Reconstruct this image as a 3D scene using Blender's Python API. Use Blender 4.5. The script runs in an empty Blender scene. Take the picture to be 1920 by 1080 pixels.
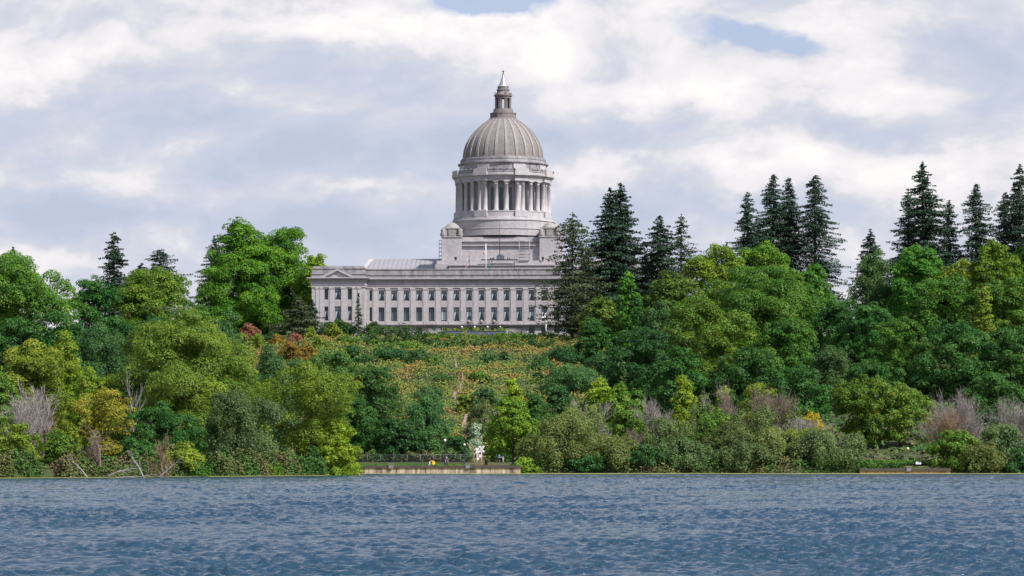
import bpy, math, random
import numpy as np
from mathutils import Vector

# ------------------------------------------------------------------ camera
F = 6000.0            # focal length in pixels of the 1920 px wide photograph
HY = 858.0            # horizon row
CZ = 3.0              # eye height over the lake
S = bpy.context.scene
COL = S.collection
cam_d = bpy.data.cameras.new('camera')
cam = bpy.data.objects.new('camera', cam_d)
COL.objects.link(cam)
cam.location = (0, 0, CZ)
cam.rotation_euler = (math.radians(90), 0, 0)
cam_d.sensor_width = 36.0
cam_d.lens = 36.0 * F / 1920.0
cam_d.shift_y = (HY - 540.0) / 1920.0
cam_d.clip_start = 0.5
cam_d.clip_end = 20000
S.camera = cam
S.view_settings.view_transform = 'Standard'
S.view_settings.look = 'None'
S.view_settings.gamma = 1.0
S.view_settings.exposure = 0.48
S.cycles.max_bounces = 5
S.cycles.diffuse_bounces = 2
S.cycles.glossy_bounces = 2
S.cycles.transmission_bounces = 2
S.cycles.transparent_max_bounces = 8

SUN_AZ = math.radians(128)     # clockwise from the viewing direction (+Y): to the right, a little behind the viewer
SUN_EL = math.radians(48)

# ------------------------------------------------------------------ world
world = bpy.data.worlds.new("World")
S.world = world
world.use_nodes = True
nt = world.node_tree
nt.nodes.clear()

class G:
    """small helper to write node graphs"""
    def __init__(s, t): s.t = t
    def n(s, typ, **kw):
        nd = s.t.nodes.new(typ)
        for k, v in kw.items(): setattr(nd, k, v)
        return nd
    def l(s, a, b): s.t.links.new(a, b)
    def setin(s, nd, i, v):
        if v is None: return
        if hasattr(v, 'is_output'): s.l(v, nd.inputs[i])
        else: nd.inputs[i].default_value = v
    def m(s, op, a, b=None, c=None, clamp=False):
        nd = s.n('ShaderNodeMath', operation=op); nd.use_clamp = clamp
        s.setin(nd, 0, a); s.setin(nd, 1, b); s.setin(nd, 2, c)
        return nd.outputs[0]
    def vm(s, op, a, b=None):
        nd = s.n('ShaderNodeVectorMath', operation=op)
        s.setin(nd, 0, a); s.setin(nd, 1, b)
        return nd.outputs[0]
    def noise(s, vec, scale, detail=4, rough=.5, dist=0, col=False):
        nd = s.n('ShaderNodeTexNoise')
        s.setin(nd, 'Vector', vec); nd.inputs['Scale'].default_value = scale
        nd.inputs['Detail'].default_value = detail; nd.inputs['Roughness'].default_value = rough
        nd.inputs['Distortion'].default_value = dist
        return nd.outputs[1 if col else 0]
    def ramp(s, f, pts, interp='LINEAR'):
        nd = s.n('ShaderNodeValToRGB'); nd.color_ramp.interpolation = interp
        e = nd.color_ramp.elements
        while len(e) < len(pts): e.new(0.5)
        for q, (p, c) in zip(e, pts):
            q.position = p; q.color = (c[0], c[1], c[2], 1) if hasattr(c, '__len__') else (c, c, c, 1)
        s.setin(nd, 0, f)
        return nd.outputs[0]
    def mix(s, f, a, b, mode='MIX'):
        nd = s.n('ShaderNodeMix', data_type='RGBA', blend_type=mode)
        s.setin(nd, 0, f); s.setin(nd, 6, a); s.setin(nd, 7, b)
        return nd.outputs[2]
    def sep(s, v):
        nd = s.n('ShaderNodeSeparateXYZ'); s.setin(nd, 0, v); return nd.outputs
    def comb(s, x, y, z):
        nd = s.n('ShaderNodeCombineXYZ'); s.setin(nd, 0, x); s.setin(nd, 1, y); s.setin(nd, 2, z); return nd.outputs[0]

g = G(nt)
out = g.n('ShaderNodeOutputWorld')
sky = g.n('ShaderNodeTexSky', sky_type='NISHITA')
sky.sun_disc = False
sky.sun_elevation = SUN_EL
sky.sun_rotation = SUN_AZ
sky.dust_density = 1.0
tc = g.n('ShaderNodeTexCoord')
d = tc.outputs['Generated']
x, y, z = g.sep(d)
front = g.m('GREATER_THAN', y, 0.3)
# cloud decks: 3-D noise over the direction, flattened so that banks lie level
q = g.comb(x, y, g.m('MULTIPLY', z, 1.9))
warp = g.vm('SUBTRACT', g.noise(q, 9, 3, .55, col=True), (0.5, 0.5, 0.5))
nd = g.n('ShaderNodeVectorMath', operation='SCALE'); g.l(warp, nd.inputs[0]); nd.inputs['Scale'].default_value = 0.06
qw = g.vm('ADD', q, nd.outputs[0])
n1 = g.noise(qw, 7.5, 6, .56)
n2 = g.noise(qw, 24, 5, .55)
def deck(v):
    return g.m('ADD', g.m('MULTIPLY', g.noise(v, 7.5, 6, .56), .52), g.m('MULTIPLY', g.noise(v, 24, 5, .55), .48))
shade = g.m('MULTIPLY', g.m('SUBTRACT', deck(qw), deck(g.vm('ADD', qw, (.004, 0.0, .016)))), 1.5)   # billows lit from above
nmix = g.m('ADD', g.m('MULTIPLY', n1, .52), g.m('MULTIPLY', n2, .48))
# slightly shifted sample: cloud edges facing the light are whiter
def blob(px, py, wx, wy, tilt=0.0, src=None):
    cx, cz = (px - 960) / F, (HY - py) / F
    v = g.vm('SUBTRACT', src if src is not None else wq, (cx, 0, cz))
    a, _, b = g.sep(v)
    b = g.m('SUBTRACT', b, g.m('MULTIPLY', a, tilt))
    a = g.m('DIVIDE', a, wx / F); b = g.m('DIVIDE', b, wy / F)
    r = g.m('ADD', g.m('MULTIPLY', a, a), g.m('MULTIPLY', b, b))
    return g.m('EXPONENT', g.m('MULTIPLY', r, -1.0))
nd = g.n('ShaderNodeVectorMath', operation='SCALE'); g.l(warp, nd.inputs[0]); nd.inputs['Scale'].default_value = 0.016
w2 = g.vm('SUBTRACT', g.noise(q, 40, 4, .6, col=True), (0.5, 0.5, 0.5))
nd2 = g.n('ShaderNodeVectorMath', operation='SCALE'); g.l(w2, nd2.inputs[0]); nd2.inputs['Scale'].default_value = 0.02
wq = g.vm('ADD', g.vm('ADD', d, nd.outputs[0]), nd2.outputs[0])
def total(lst):
    acc = None
    for (amp, *a) in lst:
        v = g.m('MULTIPLY', blob(*a), amp)
        acc = v if acc is None else g.m('ADD', acc, v)
    return acc
light = total([
    (.34, 60, 135, 150, 55), (.30, 1080, 85, 330, 60, -.08), (.20, 700, 45, 300, 40, .1), (.30, 1560, 170, 330, 42, -.12),
    (.22, 1240, 320, 260, 28), (.18, 140, 345, 220, 26), (.28, 690, 360, 230, 24, .02), (.22, 450, 165, 170, 30),
    (.16, 300, 30, 420, 40), (.26, 1800, 300, 260, 60), (.20, 1250, 200, 240, 50), (.18, 120, 490, 260, 30),
    (.22, 1640, 60, 300, 40), (.14, 1500, 330, 260, 40), (.12, 1620, 500, 60, 40)])
dark = total([
    (.34, 270, 235, 330, 60, .02), (.26, 620, 150, 260, 45), (.28, 200, 415, 420, 36), (.18, 560, 300, 260, 40),
    (.26, 1180, 260, 220, 40, .05), (.30, 1640, 255, 220, 34), (.22, 1860, 140, 200, 60), (.24, 1320, 400, 220, 30),
    (.22, 1850, 210, 120, 36), (.16, 800, 420, 160, 30), (.18, 560, 15, 160, 22), (.2, 1600, 420, 150, 50)])
dens = g.m('ADD', g.m('SUBTRACT', light, dark), g.m('MULTIPLY', g.m('SUBTRACT', nmix, .5), 1.75))
dens = g.m('ADD', g.m('ADD', dens, shade), .50)
ccol = g.ramp(dens, [(0.05, (.47, .53, .66)), (.33, (.54, .58, .69)), (.52, (.63, .64, .715)), (.66, (.77, .755, .785)), (.95, (.92, .895, .89))])
holes = total([(1.6, 945, -8, 112, 46), (1.35, 1408, 82, 98, 28, -.14), (.55, 1470, 100, 60, 14, -.1), (.45, 860, 20, 60, 30)])
gapn = g.m('ADD', holes, g.m('MULTIPLY', g.m('SUBTRACT', g.noise(q, 30, 5, .6), .5), .9))
gap_front = g.m('MULTIPLY', g.ramp(gapn, [(.30, 0.0), (.85, .92)]), front)
# overhead and behind the viewer the deck is broken and the blue shows
hi = g.ramp(z, [(.17, 0.0), (.42, 1.0)])
hn = g.ramp(g.noise(q, 3.2, 5, .55), [(.44, 1.0), (.66, 0.0)])
gap_hi = g.m('MULTIPLY', hi, hn)
gap = g.m('MAXIMUM', gap_front, gap_hi)
sk = g.n('ShaderNodeBackground'); g.l(g.mix(1.0, sky.outputs[0], (1.02, .90, 1.0, 1), 'MULTIPLY'), sk.inputs[0]); sk.inputs[1].default_value = 0.10
cl = g.n('ShaderNodeBackground'); g.l(ccol, cl.inputs[0]); cl.inputs[1].default_value = 0.80
mx = g.n('ShaderNodeMixShader'); g.l(gap, mx.inputs[0]); g.l(cl.outputs[0], mx.inputs[1]); g.l(sk.outputs[0], mx.inputs[2])
g.l(mx.outputs[0], out.inputs[0])

sd = bpy.data.lights.new('sun', 'SUN')
sd.energy = 4.4
sd.angle = math.radians(4.0)
sd.color = (1.0, .965, .915)
sun = bpy.data.objects.new('sun', sd)
COL.objects.link(sun)
to_sun = Vector((math.sin(SUN_AZ) * math.cos(SUN_EL), math.cos(SUN_AZ) * math.cos(SUN_EL), math.sin(SUN_EL)))
sun.rotation_euler = (-to_sun).to_track_quat('-Z', 'Y').to_euler()
sun.location = (200, 200, 300)

# ------------------------------------------------------------------ helpers
def P(px, py, D):
    return Vector(((px - 960) * D / F, D, CZ + (HY - py) * D / F))

def tag(o, label=None, cat=None, group=None, kind=None):
    if label: o['label'] = label
    if cat: o['category'] = cat
    if group: o['group'] = group
    if kind: o['kind'] = kind
    return o

def empty(name, loc=(0, 0, 0), rz=0.0, label=None, cat=None, group=None):
    o = bpy.data.objects.new(name, None)
    COL.objects.link(o)
    o.location = loc; o.rotation_euler = (0, 0, rz)
    o.empty_display_size = .5
    return tag(o, label, cat, group)

def link(name, me, mat, parent=None, loc=None):
    o = bpy.data.objects.new(name, me)
    COL.objects.link(o)
    if mat is not None and len(me.materials) == 0: me.materials.append(mat)
    if parent is not None: o.parent = parent
    if loc is not None: o.location = loc
    return o

def np_mesh(name, co, nper, tint=None, smooth=False):
    """co (N*nper,3): N separate polygons of nper corners each"""
    co = np.ascontiguousarray(co, dtype=np.float32).reshape(-1, 3)
    nv = len(co); nf = nv // nper
    me = bpy.data.meshes.new(name)
    me.vertices.add(nv); me.vertices.foreach_set('co', co.ravel())
    me.loops.add(nv); me.loops.foreach_set('vertex_index', np.arange(nv, dtype=np.int32))
    me.polygons.add(nf)
    me.polygons.foreach_set('loop_start', np.arange(0, nv, nper, dtype=np.int32))
    me.polygons.foreach_set('loop_total', np.full(nf, nper, dtype=np.int32))
    if smooth: me.polygons.foreach_set('use_smooth', np.ones(nf, dtype=bool))
    if tint is not None:
        a = me.attributes.new('tint', 'FLOAT', 'FACE')
        a.data.foreach_set('value', np.ascontiguousarray(tint, dtype=np.float32))
    me.update(calc_edges=True)
    return me

def grid_mesh(name, X, Y, Z, smooth=True):
    """2-D arrays -> one welded sheet"""
    r, c = X.shape
    co = np.stack([X, Y, Z], -1).reshape(-1, 3).astype(np.float32)
    idx = np.arange(r * c, dtype=np.int32).reshape(r, c)
    f = np.stack([idx[:-1, :-1], idx[:-1, 1:], idx[1:, 1:], idx[1:, :-1]], -1).reshape(-1, 4)
    me = bpy.data.meshes.new(name)
    me.vertices.add(len(co)); me.vertices.foreach_set('co', co.ravel())
    me.loops.add(f.size); me.loops.foreach_set('vertex_index', f.ravel())
    me.polygons.add(len(f))
    me.polygons.foreach_set('loop_start', np.arange(0, f.size, 4, dtype=np.int32))
    me.polygons.foreach_set('loop_total', np.full(len(f), 4, dtype=np.int32))
    if smooth: me.polygons.foreach_set('use_smooth', np.ones(len(f), dtype=bool))
    me.update(calc_edges=True)
    return me

class MB:
    def __init__(s): s.v = []; s.f = []; s.sm = []
    def add(s, vs, fs, smooth=False):
        b = len(s.v); s.v += [tuple(p) for p in vs]; s.f += [tuple(i + b for i in f) for f in fs]; s.sm += [smooth] * len(fs)
    def box(s, x0, x1, y0, y1, z0, z1):
        s.add([(x0, y0, z0), (x1, y0, z0), (x1, y1, z0), (x0, y1, z0), (x0, y0, z1), (x1, y0, z1), (x1, y1, z1), (x0, y1, z1)],
              [(0, 3, 2, 1), (4, 5, 6, 7), (0, 1, 5, 4), (1, 2, 6, 5), (2, 3, 7, 6), (3, 0, 4, 7)])
    def lathe(s, prof, seg=32, cx=0, cy=0, a0=0, smooth=True, cap=True):
        """prof: (r, z) from the bottom up"""
        vs = []
        for r, z in prof:
            for k in range(seg):
                a = a0 + 2 * math.pi * k / seg
                vs.append((cx + r * math.cos(a), cy + r * math.sin(a), z))
        n = len(prof); fs = []
        for i in range(n - 1):
            for k in range(seg):
                k2 = (k + 1) % seg
                fs.append((i * seg + k, i * seg + k2, (i + 1) * seg + k2, (i + 1) * seg + k))
        s.add(vs, fs, smooth)
        if cap:
            s.add([vs[k] for k in range(seg)], [tuple(range(seg))[::-1]])
            s.add([vs[(n - 1) * seg + k] for k in range(seg)], [tuple(range(seg))])
    def tube(s, pts, rad, seg=6, smooth=True):
        pts = [Vector(p) for p in pts]
        if not hasattr(rad, '__len__'): rad = [rad] * len(pts)
        rings = []
        for i, p in enumerate(pts):
            t = (pts[min(i + 1, len(pts) - 1)] - pts[max(i - 1, 0)]).normalized()
            u = t.cross(Vector((0, 0, 1)) if abs(t.z) < .9 else Vector((1, 0, 0))).normalized()
            v = t.cross(u)
            rings += [p + (u * math.cos(2 * math.pi * k / seg) + v * math.sin(2 * math.pi * k / seg)) * rad[i] for k in range(seg)]
        fs = []
        for i in range(len(pts) - 1):
            for k in range(seg):
                k2 = (k + 1) % seg
                fs.append((i * seg + k, i * seg + k2, (i + 1) * seg + k2, (i + 1) * seg + k))
        fs.append(tuple(range(seg))[::-1]); fs.append(tuple(range((len(pts) - 1) * seg, len(pts) * seg)))
        s.add(rings, fs, smooth)
    def prism(s, poly, y0, y1):
        """poly in x,z; extruded along y"""
        n = len(poly)
        vs = [(p[0], y0, p[1]) for p in poly] + [(p[0], y1, p[1]) for p in poly]
        fs = [tuple(range(n)), tuple(range(n, 2 * n))[::-1]] + [(i, n + i, n + (i + 1) % n, (i + 1) % n) for i in range(n)]
        s.add(vs, fs)
    def build(s, name, mat, parent=None, loc=None):
        me = bpy.data.meshes.new(name)
        me.from_pydata(s.v, [], s.f)
        me.polygons.foreach_set('use_smooth', s.sm)
        me.update()
        return link(name, me, mat, parent, loc)

def mat_new(name):
    m = bpy.data.materials.new(name); m.use_nodes = True
    t = m.node_tree; t.nodes.clear(); gg = G(t)
    o = gg.n('ShaderNodeOutputMaterial')
    return m, gg, o

def simple(name, col, rough=.6, metal=0.0, var=.12, scale=2.0, spec=.4, emis=None):
    m, gg, o = mat_new(name)
    b = gg.n('ShaderNodeBsdfPrincipled')
    t = gg.n('ShaderNodeTexCoord')
    nz = gg.noise(t.outputs['Object'], scale, 4, .6)
    c = gg.mix(nz, tuple(v * (1 - var) for v in col) + (1,), tuple(min(1, v * (1 + var)) for v in col) + (1,))
    gg.l(c, b.inputs['Base Color'])
    b.inputs['Roughness'].default_value = rough; b.inputs['Metallic'].default_value = metal
    b.inputs['Specular IOR Level'].default_value = spec
    gg.l(b.outputs[0], o.inputs[0])
    return m

# ---- stone, in courses, weather stained
def stone(name, base, dirt, dirt_amt=.5, course=.62, block=1.5, joint=.35, scale=.25):
    m, gg, o = mat_new(name)
    b = gg.n('ShaderNodeBsdfPrincipled')
    t = gg.n('ShaderNodeTexCoord'); X, Y, Z = gg.sep(t.outputs['Object'])
    v2 = gg.comb(gg.m('ADD', X, Y), Z, 0.0)
    br = gg.n('ShaderNodeTexBrick'); gg.l(v2, br.inputs['Vector'])
    br.inputs['Scale'].default_value = 1.0; br.inputs['Brick Width'].default_value = block; br.inputs['Row Height'].default_value = course
    br.inputs['Mortar Size'].default_value = .035; br.inputs['Mortar Smooth'].default_value = .3
    br.inputs['Color1'].default_value = (1, 1, 1, 1); br.inputs['Color2'].default_value = (.86, .85, .86, 1)
    br.inputs['Mortar'].default_value = (1 - joint, 1 - joint, 1 - joint, 1)
    st = gg.noise(gg.comb(gg.m('MULTIPLY', gg.m('ADD', X, Y), 1.6), gg.m('MULTIPLY', Y, .3), gg.m('MULTIPLY', Z, .45)), scale, 6, .65)
    stf = gg.ramp(st, [(.40, 0.0), (.68, dirt_amt)])
    c = gg.mix(stf, base + (1,), dirt + (1,))
    nz = gg.noise(t.outputs['Object'], .9, 5, .6)
    c = gg.mix(.35, c, gg.ramp(nz, [(.3, (.55, .53, .52)), (.7, (1, .985, .965))]), 'MULTIPLY')
    # each block has its own shade, a few are rosier or greyer
    c = gg.mix(.9, c, br.outputs[0], 'MULTIPLY')
    gg.l(c, b.inputs['Base Color']); b.inputs['Roughness'].default_value = .85; b.inputs['Specular IOR Level'].default_value = .2
    bp = gg.n('ShaderNodeBump'); bp.inputs['Strength'].default_value = .25; bp.inputs['Distance'].default_value = .05
    gg.l(br.outputs[0], bp.inputs['Height']); gg.l(bp.outputs[0], b.inputs['Normal'])
    gg.l(b.outputs[0], o.inputs[0])
    return m

M = {}
M['stone'] = stone('pale_sandstone', (.49, .472, .485), (.36, .335, .345), .6, joint=.22)
M['stone_smooth'] = stone('pale_smooth_stone', (.52, .50, .51), (.40, .375, .385), .5, course=1.1, joint=.12)
M['stone_weathered'] = stone('weathered_stone', (.41, .395, .405), (.16, .15, .17), .85, joint=.3, scale=.35)
M['stone_dark'] = stone('grimy_lantern_stone', (.30, .27, .26), (.11, .105, .11), .75, joint=.2, scale=.5)
M['stone_dome'] = stone('brownish_dome_stone', (.30, .27, .258), (.17, .17, .168), .75, course=.7, block=1.3, joint=.25, scale=.2)
M['stone_rib'] = stone('dome_rib_stone', (.355, .325, .312), (.26, .245, .24), .6, course=.9, block=4, joint=.2)
M['stone_turret'] = stone('tan_turret_stone', (.39, .37, .365), (.22, .205, .20), .6, joint=.3, scale=.4)
M['roof_metal'] = None
def seam_metal(name, col):
    m, gg, o = mat_new(name)
    b = gg.n('ShaderNodeBsdfPrincipled'); t = gg.n('ShaderNodeTexCoord'); X, Y, Z = gg.sep(t.outputs['Object'])
    fr = gg.m('FRACT', gg.m('MULTIPLY', X, .62))
    ln = gg.m('LESS_THAN', fr, .22)
    nz = gg.noise(t.outputs['Object'], .4, 4, .6)
    c = gg.mix(nz, tuple(v * .8 for v in col) + (1,), tuple(v * 1.15 for v in col) + (1,))
    c = gg.mix(gg.m('MULTIPLY', ln, .45), c, (.16, .15, .16, 1))
    gg.l(c, b.inputs['Base Color']); b.inputs['Roughness'].default_value = .5; b.inputs['Metallic'].default_value = .2
    gg.l(b.outputs[0], o.inputs[0]); return m
M['roof_metal'] = seam_metal('standing_seam_roof', (.36, .35, .36))
M['glass'] = simple('dark_window_glass', (.020, .045, .055), .12, 0, .3, .6, .5)
M['glass_grey'] = simple('blind_behind_glass', (.10, .13, .155), .25, 0, .25, .8, .5)
M['glass_teal'] = simple('tall_teal_glass', (.030, .065, .075), .15, 0, .3, .5, .5)
M['frame'] = simple('dark_bronze_frame', (.035, .04, .045), .5)
M['curtain'] = simple('pale_drapes', (.42, .47, .50), .9, 0, .15, 3)
M['silver'] = simple('silver_sheet_metal', (.42, .43, .46), .45, .5, .1)
M['iron'] = simple('dark_iron', (.03, .035, .04), .5)
M['white'] = simple('white_paint', (.78, .78, .78), .5, 0, .05)
M['globe'] = simple('frosted_white_globe', (.80, .79, .74), .4, 0, .03)
M['globe_warm'] = simple('cream_lamp_globe', (.78, .68, .40), .4, 0, .05)
M['olive_post'] = simple('olive_lamp_post', (.16, .15, .05), .5)
M['asphalt'] = simple('grey_asphalt', (.24, .24, .26), .9, 0, .2, .7)
M['dirt'] = simple('tan_dirt', (.27, .19, .14), .95, 0, .3, 1.2)
M['path'] = simple('pale_gravel', (.44, .39, .33), .95, 0, .15, 1.5)
M['planter'] = simple('slate_blue_planter', (.10, .12, .17), .8, 0, .35, .6)
M['bronze'] = simple('dark_bronze', (.03, .03, .035), .4, .6)
M['skin'] = simple('skin', (.55, .36, .27), .5, 0, .05)
M['bark'] = simple('grey_brown_bark', (.13, .10, .085), .95, 0, .4, 1.5)
M['bark_pale'] = simple('pale_bark', (.34, .31, .29), .9, 0, .35, 1.5)

def leafmat(name, transl=.30):
    m, gg, o = mat_new(name)
    oi = gg.n('ShaderNodeObjectInfo'); at = gg.n('ShaderNodeAttribute', attribute_name='tint')
    t = gg.n('ShaderNodeTexCoord')
    tv = at.outputs['Fac']
    base = oi.outputs['Color']; fall = oi.outputs['Alpha']
    hs = gg.n('ShaderNodeHueSaturation'); gg.l(base, hs.inputs['Color'])
    gg.l(gg.m('MULTIPLY_ADD', tv, -.022, .5), hs.inputs['Hue'])
    gg.l(gg.m('MULTIPLY_ADD', tv, .42, 1.0), hs.inputs['Value'])
    nz = gg.noise(gg.vm('ADD', t.outputs['Object'], gg.comb(gg.m('MULTIPLY', oi.outputs['Random'], 97), 0.0, 0.0)), .22, 4, .6)
    patch = gg.m('ADD', nz, gg.m('MULTIPLY', tv, .10))
    thr = gg.m('SUBTRACT', .78, gg.m('MULTIPLY', fall, .5))
    pf = gg.m('MULTIPLY', gg.m('SUBTRACT', patch, thr), 9.0, clamp=True)
    nz2 = gg.noise(t.outputs['Object'], 1.1, 2, .5)
    aut = gg.ramp(nz2, [(.30, (.24, .23, .015)), (.55, (.32, .24, .016)), (.72, (.30, .13, .02))])
    c = gg.mix(gg.m('MULTIPLY', pf, .85), hs.outputs[0], aut)
    b = gg.n('ShaderNodeBsdfPrincipled'); gg.l(c, b.inputs['Base Color']); b.inputs['Roughness'].default_value = .55
    b.inputs['Specular IOR Level'].default_value = .25
    tr = gg.n('ShaderNodeBsdfTranslucent'); gg.l(gg.mix(1.0, c, (1.35, 1.3, .5, 1), 'MULTIPLY'), tr.inputs[0])
    mx = gg.n('ShaderNodeMixShader'); mx.inputs[0].default_value = transl
    gg.l(b.outputs[0], mx.inputs[1]); gg.l(tr.outputs[0], mx.inputs[2]); gg.l(mx.outputs[0], o.inputs[0])
    return m
M['leaf'] = leafmat('broad_leaves', .32)
M['needle'] = leafmat('needles', .12)

# ------------------------------------------------------------------ terrain
def vnoise(x, y, seed=0, octs=((40, 1.0), (17, .5), (7, .25))):
    r = np.random.RandomState(seed); out_ = np.zeros_like(x, dtype=float)
    for lam, amp in octs:
        for _ in range(5):
            a = r.uniform(0, 2 * np.pi); k = 2 * np.pi / (lam * r.uniform(.7, 1.4)); p = r.uniform(0, 6.28)
            out_ += amp * np.sin(k * (x * math.cos(a) + y * math.sin(a)) + p) / 3.0
    return out_

def shore_y(x):
    x = np.asarray(x, dtype=float)
    left = 462 + (x + 74) * (80.0 / 46.0)
    left = np.clip(left, 400, 545) + 2.2 * np.sin(x * .33) + 1.2 * np.sin(x * .9 + 1)
    right = 602 + 1.0 * np.sin(x * .21)
    k = np.clip((x + 31.5) / 4.0, 0, 1)
    return left * (1 - k) + right * k

PY_ = [0, 640, 700, 780, 880, 960, 1000, 1020, 1100, 1500, 3000, 9000]
PZ_ = [1.25, 1.5, 8.0, 17.5, 29.0, 37.6, 40.6, 42.0, 43.0, 43.0, 20.0, -2.0]
def terr(x, y):
    x = np.asarray(x, dtype=float); y = np.asarray(y, dtype=float)
    z_ = np.interp(y, PY_, PZ_)
    hill = np.clip((y - 645) / 60, 0, 1) * np.clip((985 - y) / 40, 0, 1)
    z_ = z_ + hill * .9 * vnoise(x, y, 3)
    # shallow terraces across the open slope
    z_ = z_ + hill * .7 * np.sin(y * .085 + .02 * x)
    s = shore_y(x)
    k = np.clip((y - s + 1.0) / 5.0, 0, 1); k = k * k * (3 - 2 * k)
    return -2.5 * (1 - k) + z_ * k
def tz(x, y): return float(terr(np.array([x]), np.array([y]))[0])

xs = np.concatenate([[-6000, -2500, -1000, -500, -300], np.arange(-220, 261, 2.5), [300, 500, 1000, 2500, 6000]])
ys = np.concatenate([[-3000, -500, 200, 380], np.arange(430, 1062, 2.5), [1080, 1100, 1150, 1300, 1500, 2000, 3000, 5000, 9000]])
GX, GY = np.meshgrid(xs, ys)
m, gg, o = mat_new('hill_soil')
b = gg.n('ShaderNodeBsdfPrincipled'); t = gg.n('ShaderNodeTexCoord')
nz = gg.noise(t.outputs['Object'], .05, 6, .65); nz2 = gg.noise(t.outputs['Object'], .6, 4, .6)
c = gg.ramp(nz, [(.3, (.030, .050, .014)), (.5, (.055, .070, .018)), (.65, (.13, .08, .025)), (.8, (.20, .11, .05))])
c = gg.mix(.5, c, gg.ramp(nz2, [(.3, (.4, .4, .4)), (.7, (1.3, 1.3, 1.2))]), 'MULTIPLY')
gg.l(c, b.inputs['Base Color']); b.inputs['Roughness'].default_value = .95; gg.l(b.outputs[0], o.inputs[0])
ground = link('ground', grid_mesh('ground', GX, GY, terr(GX, GY)), m)
tag(ground, 'bramble covered hillside and lake bank rising to the buildings', 'hillside', kind='structure')

# ------------------------------------------------------------------ water
rows = [-3000., -600., -100., 20.]
yy = 62.0
while yy < 616:
    rows.append(yy); yy += 0.10 * (yy / 80.0) ** 1.25
rows = np.array(rows + [640., 1200., 6000.])
cols = np.concatenate([[-6000, -900, -300], np.linspace(-1, 1, 620), [300, 900, 6000]])
RX = np.zeros((len(rows), len(cols))); RY = np.zeros_like(RX)
for j, cv in enumerate(cols):
    if abs(cv) <= 1: RX[:, j] = cv * (np.clip(rows, 20, 640) * .20 + 8)
    else: RX[:, j] = cv
RY[:] = rows[:, None]
r = np.random.RandomState(11)
H = np.zeros_like(RX)
for i in range(70):
    lam = .34 * (2.1 / .34) ** (i / 69.0) * r.uniform(.85, 1.15)
    a = math.radians(r.normal(70, 30))
    k = 2 * np.pi / lam; ph = r.uniform(0, 6.28)
    amp = .0116 * lam ** .52
    fade = np.clip(1.6 - (RY / 80.0) ** 1.0 * .13 / lam * 1.0, 0, 1) if lam < 2.2 else 1.0
    arg = k * (RX * math.cos(a) + RY * math.sin(a)) + ph + 1.1 * np.sin(.23 * RX + .11 * RY + i)
    H += amp * fade * (1 - 2 * np.abs(np.sin(arg * .5)) ** 1.3)
gust = np.clip(.9 + .38 * vnoise(RX, RY, 8, ((60, 1.0), (22, .8), (9, .6))), .5, 1.5)
inner = (np.abs(cols) <= 1)[None, :] & (rows > 50)[:, None]
H = H * gust * inner
H = H * np.clip((shore_y(RX) - 4 - RY) / 60.0, 0.1, 1)
m, gg, o = mat_new('lake_water')
b = gg.n('ShaderNodeBsdfPrincipled'); t = gg.n('ShaderNodeTexCoord')
b.inputs['Base Color'].default_value = (.020, .058, .098, 1); b.inputs['Roughness'].default_value = .08
b.inputs['IOR'].default_value = 1.333
X, Y, Z = gg.sep(t.outputs['Object'])
va = gg.comb(gg.m('MULTIPLY', X, .8), gg.m('MULTIPLY', Y, 1.4), 0.0)
h1 = gg.noise(va, 5.0, 5, .65); h2 = gg.noise(va, .55, 3, .5)
hh = gg.m('ADD', gg.m('MULTIPLY', h1, .14), gg.m('MULTIPLY', h2, .22))
bp = gg.n('ShaderNodeBump'); bp.inputs['Strength'].default_value = .9; bp.inputs['Distance'].default_value = 1.0
gg.l(hh, bp.inputs['Height']); gg.l(bp.outputs[0], b.inputs['Normal'])
gg.l(b.outputs[0], o.inputs[0])
water = link('water', grid_mesh('water', RX, RY, H), m)
tag(water, 'wind rippled blue grey lake water', 'lake', kind='structure')

# duckweed along the banks
ax = np.arange(-110, 200, .8)
edge = shore_y(ax)
wid = np.where(ax < -30, 7 + 3 * np.sin(ax * .4) + 2 * np.sin(ax * 1.3), 21 + 5 * np.sin(ax * .13) + 3 * np.sin(ax * .5))
wid = np.where((ax > -33) & (ax < -25), 12, wid)
AX = np.stack([ax] * 5); tt = np.linspace(0, 1, 5)[:, None]
AY = (edge - wid)[None, :] * (1 - tt) + (edge + 1.5)[None, :] * tt
AY[0] += 2.5 * vnoise(ax * 6, ax * 0, 5)
AZ = np.full_like(AX, .07); AZ[0] = .02
m, gg, o = mat_new('duckweed')
b = gg.n('ShaderNodeBsdfPrincipled'); t = gg.n('ShaderNodeTexCoord')
nz = gg.noise(t.outputs['Object'], .25, 5, .7)
c = gg.ramp(nz, [(.3, (.07, .10, .03)), (.5, (.20, .21, .05)), (.75, (.34, .31, .12))])
gg.l(c, b.inputs['Base Color']); b.inputs['Roughness'].default_value = .8; gg.l(b.outputs[0], o.inputs[0])
tag(link('duckweed', grid_mesh('duckweed', AX, AY, AZ), m), 'yellow green duckweed floating along the bank', 'water plants', kind='stuff')

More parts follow.
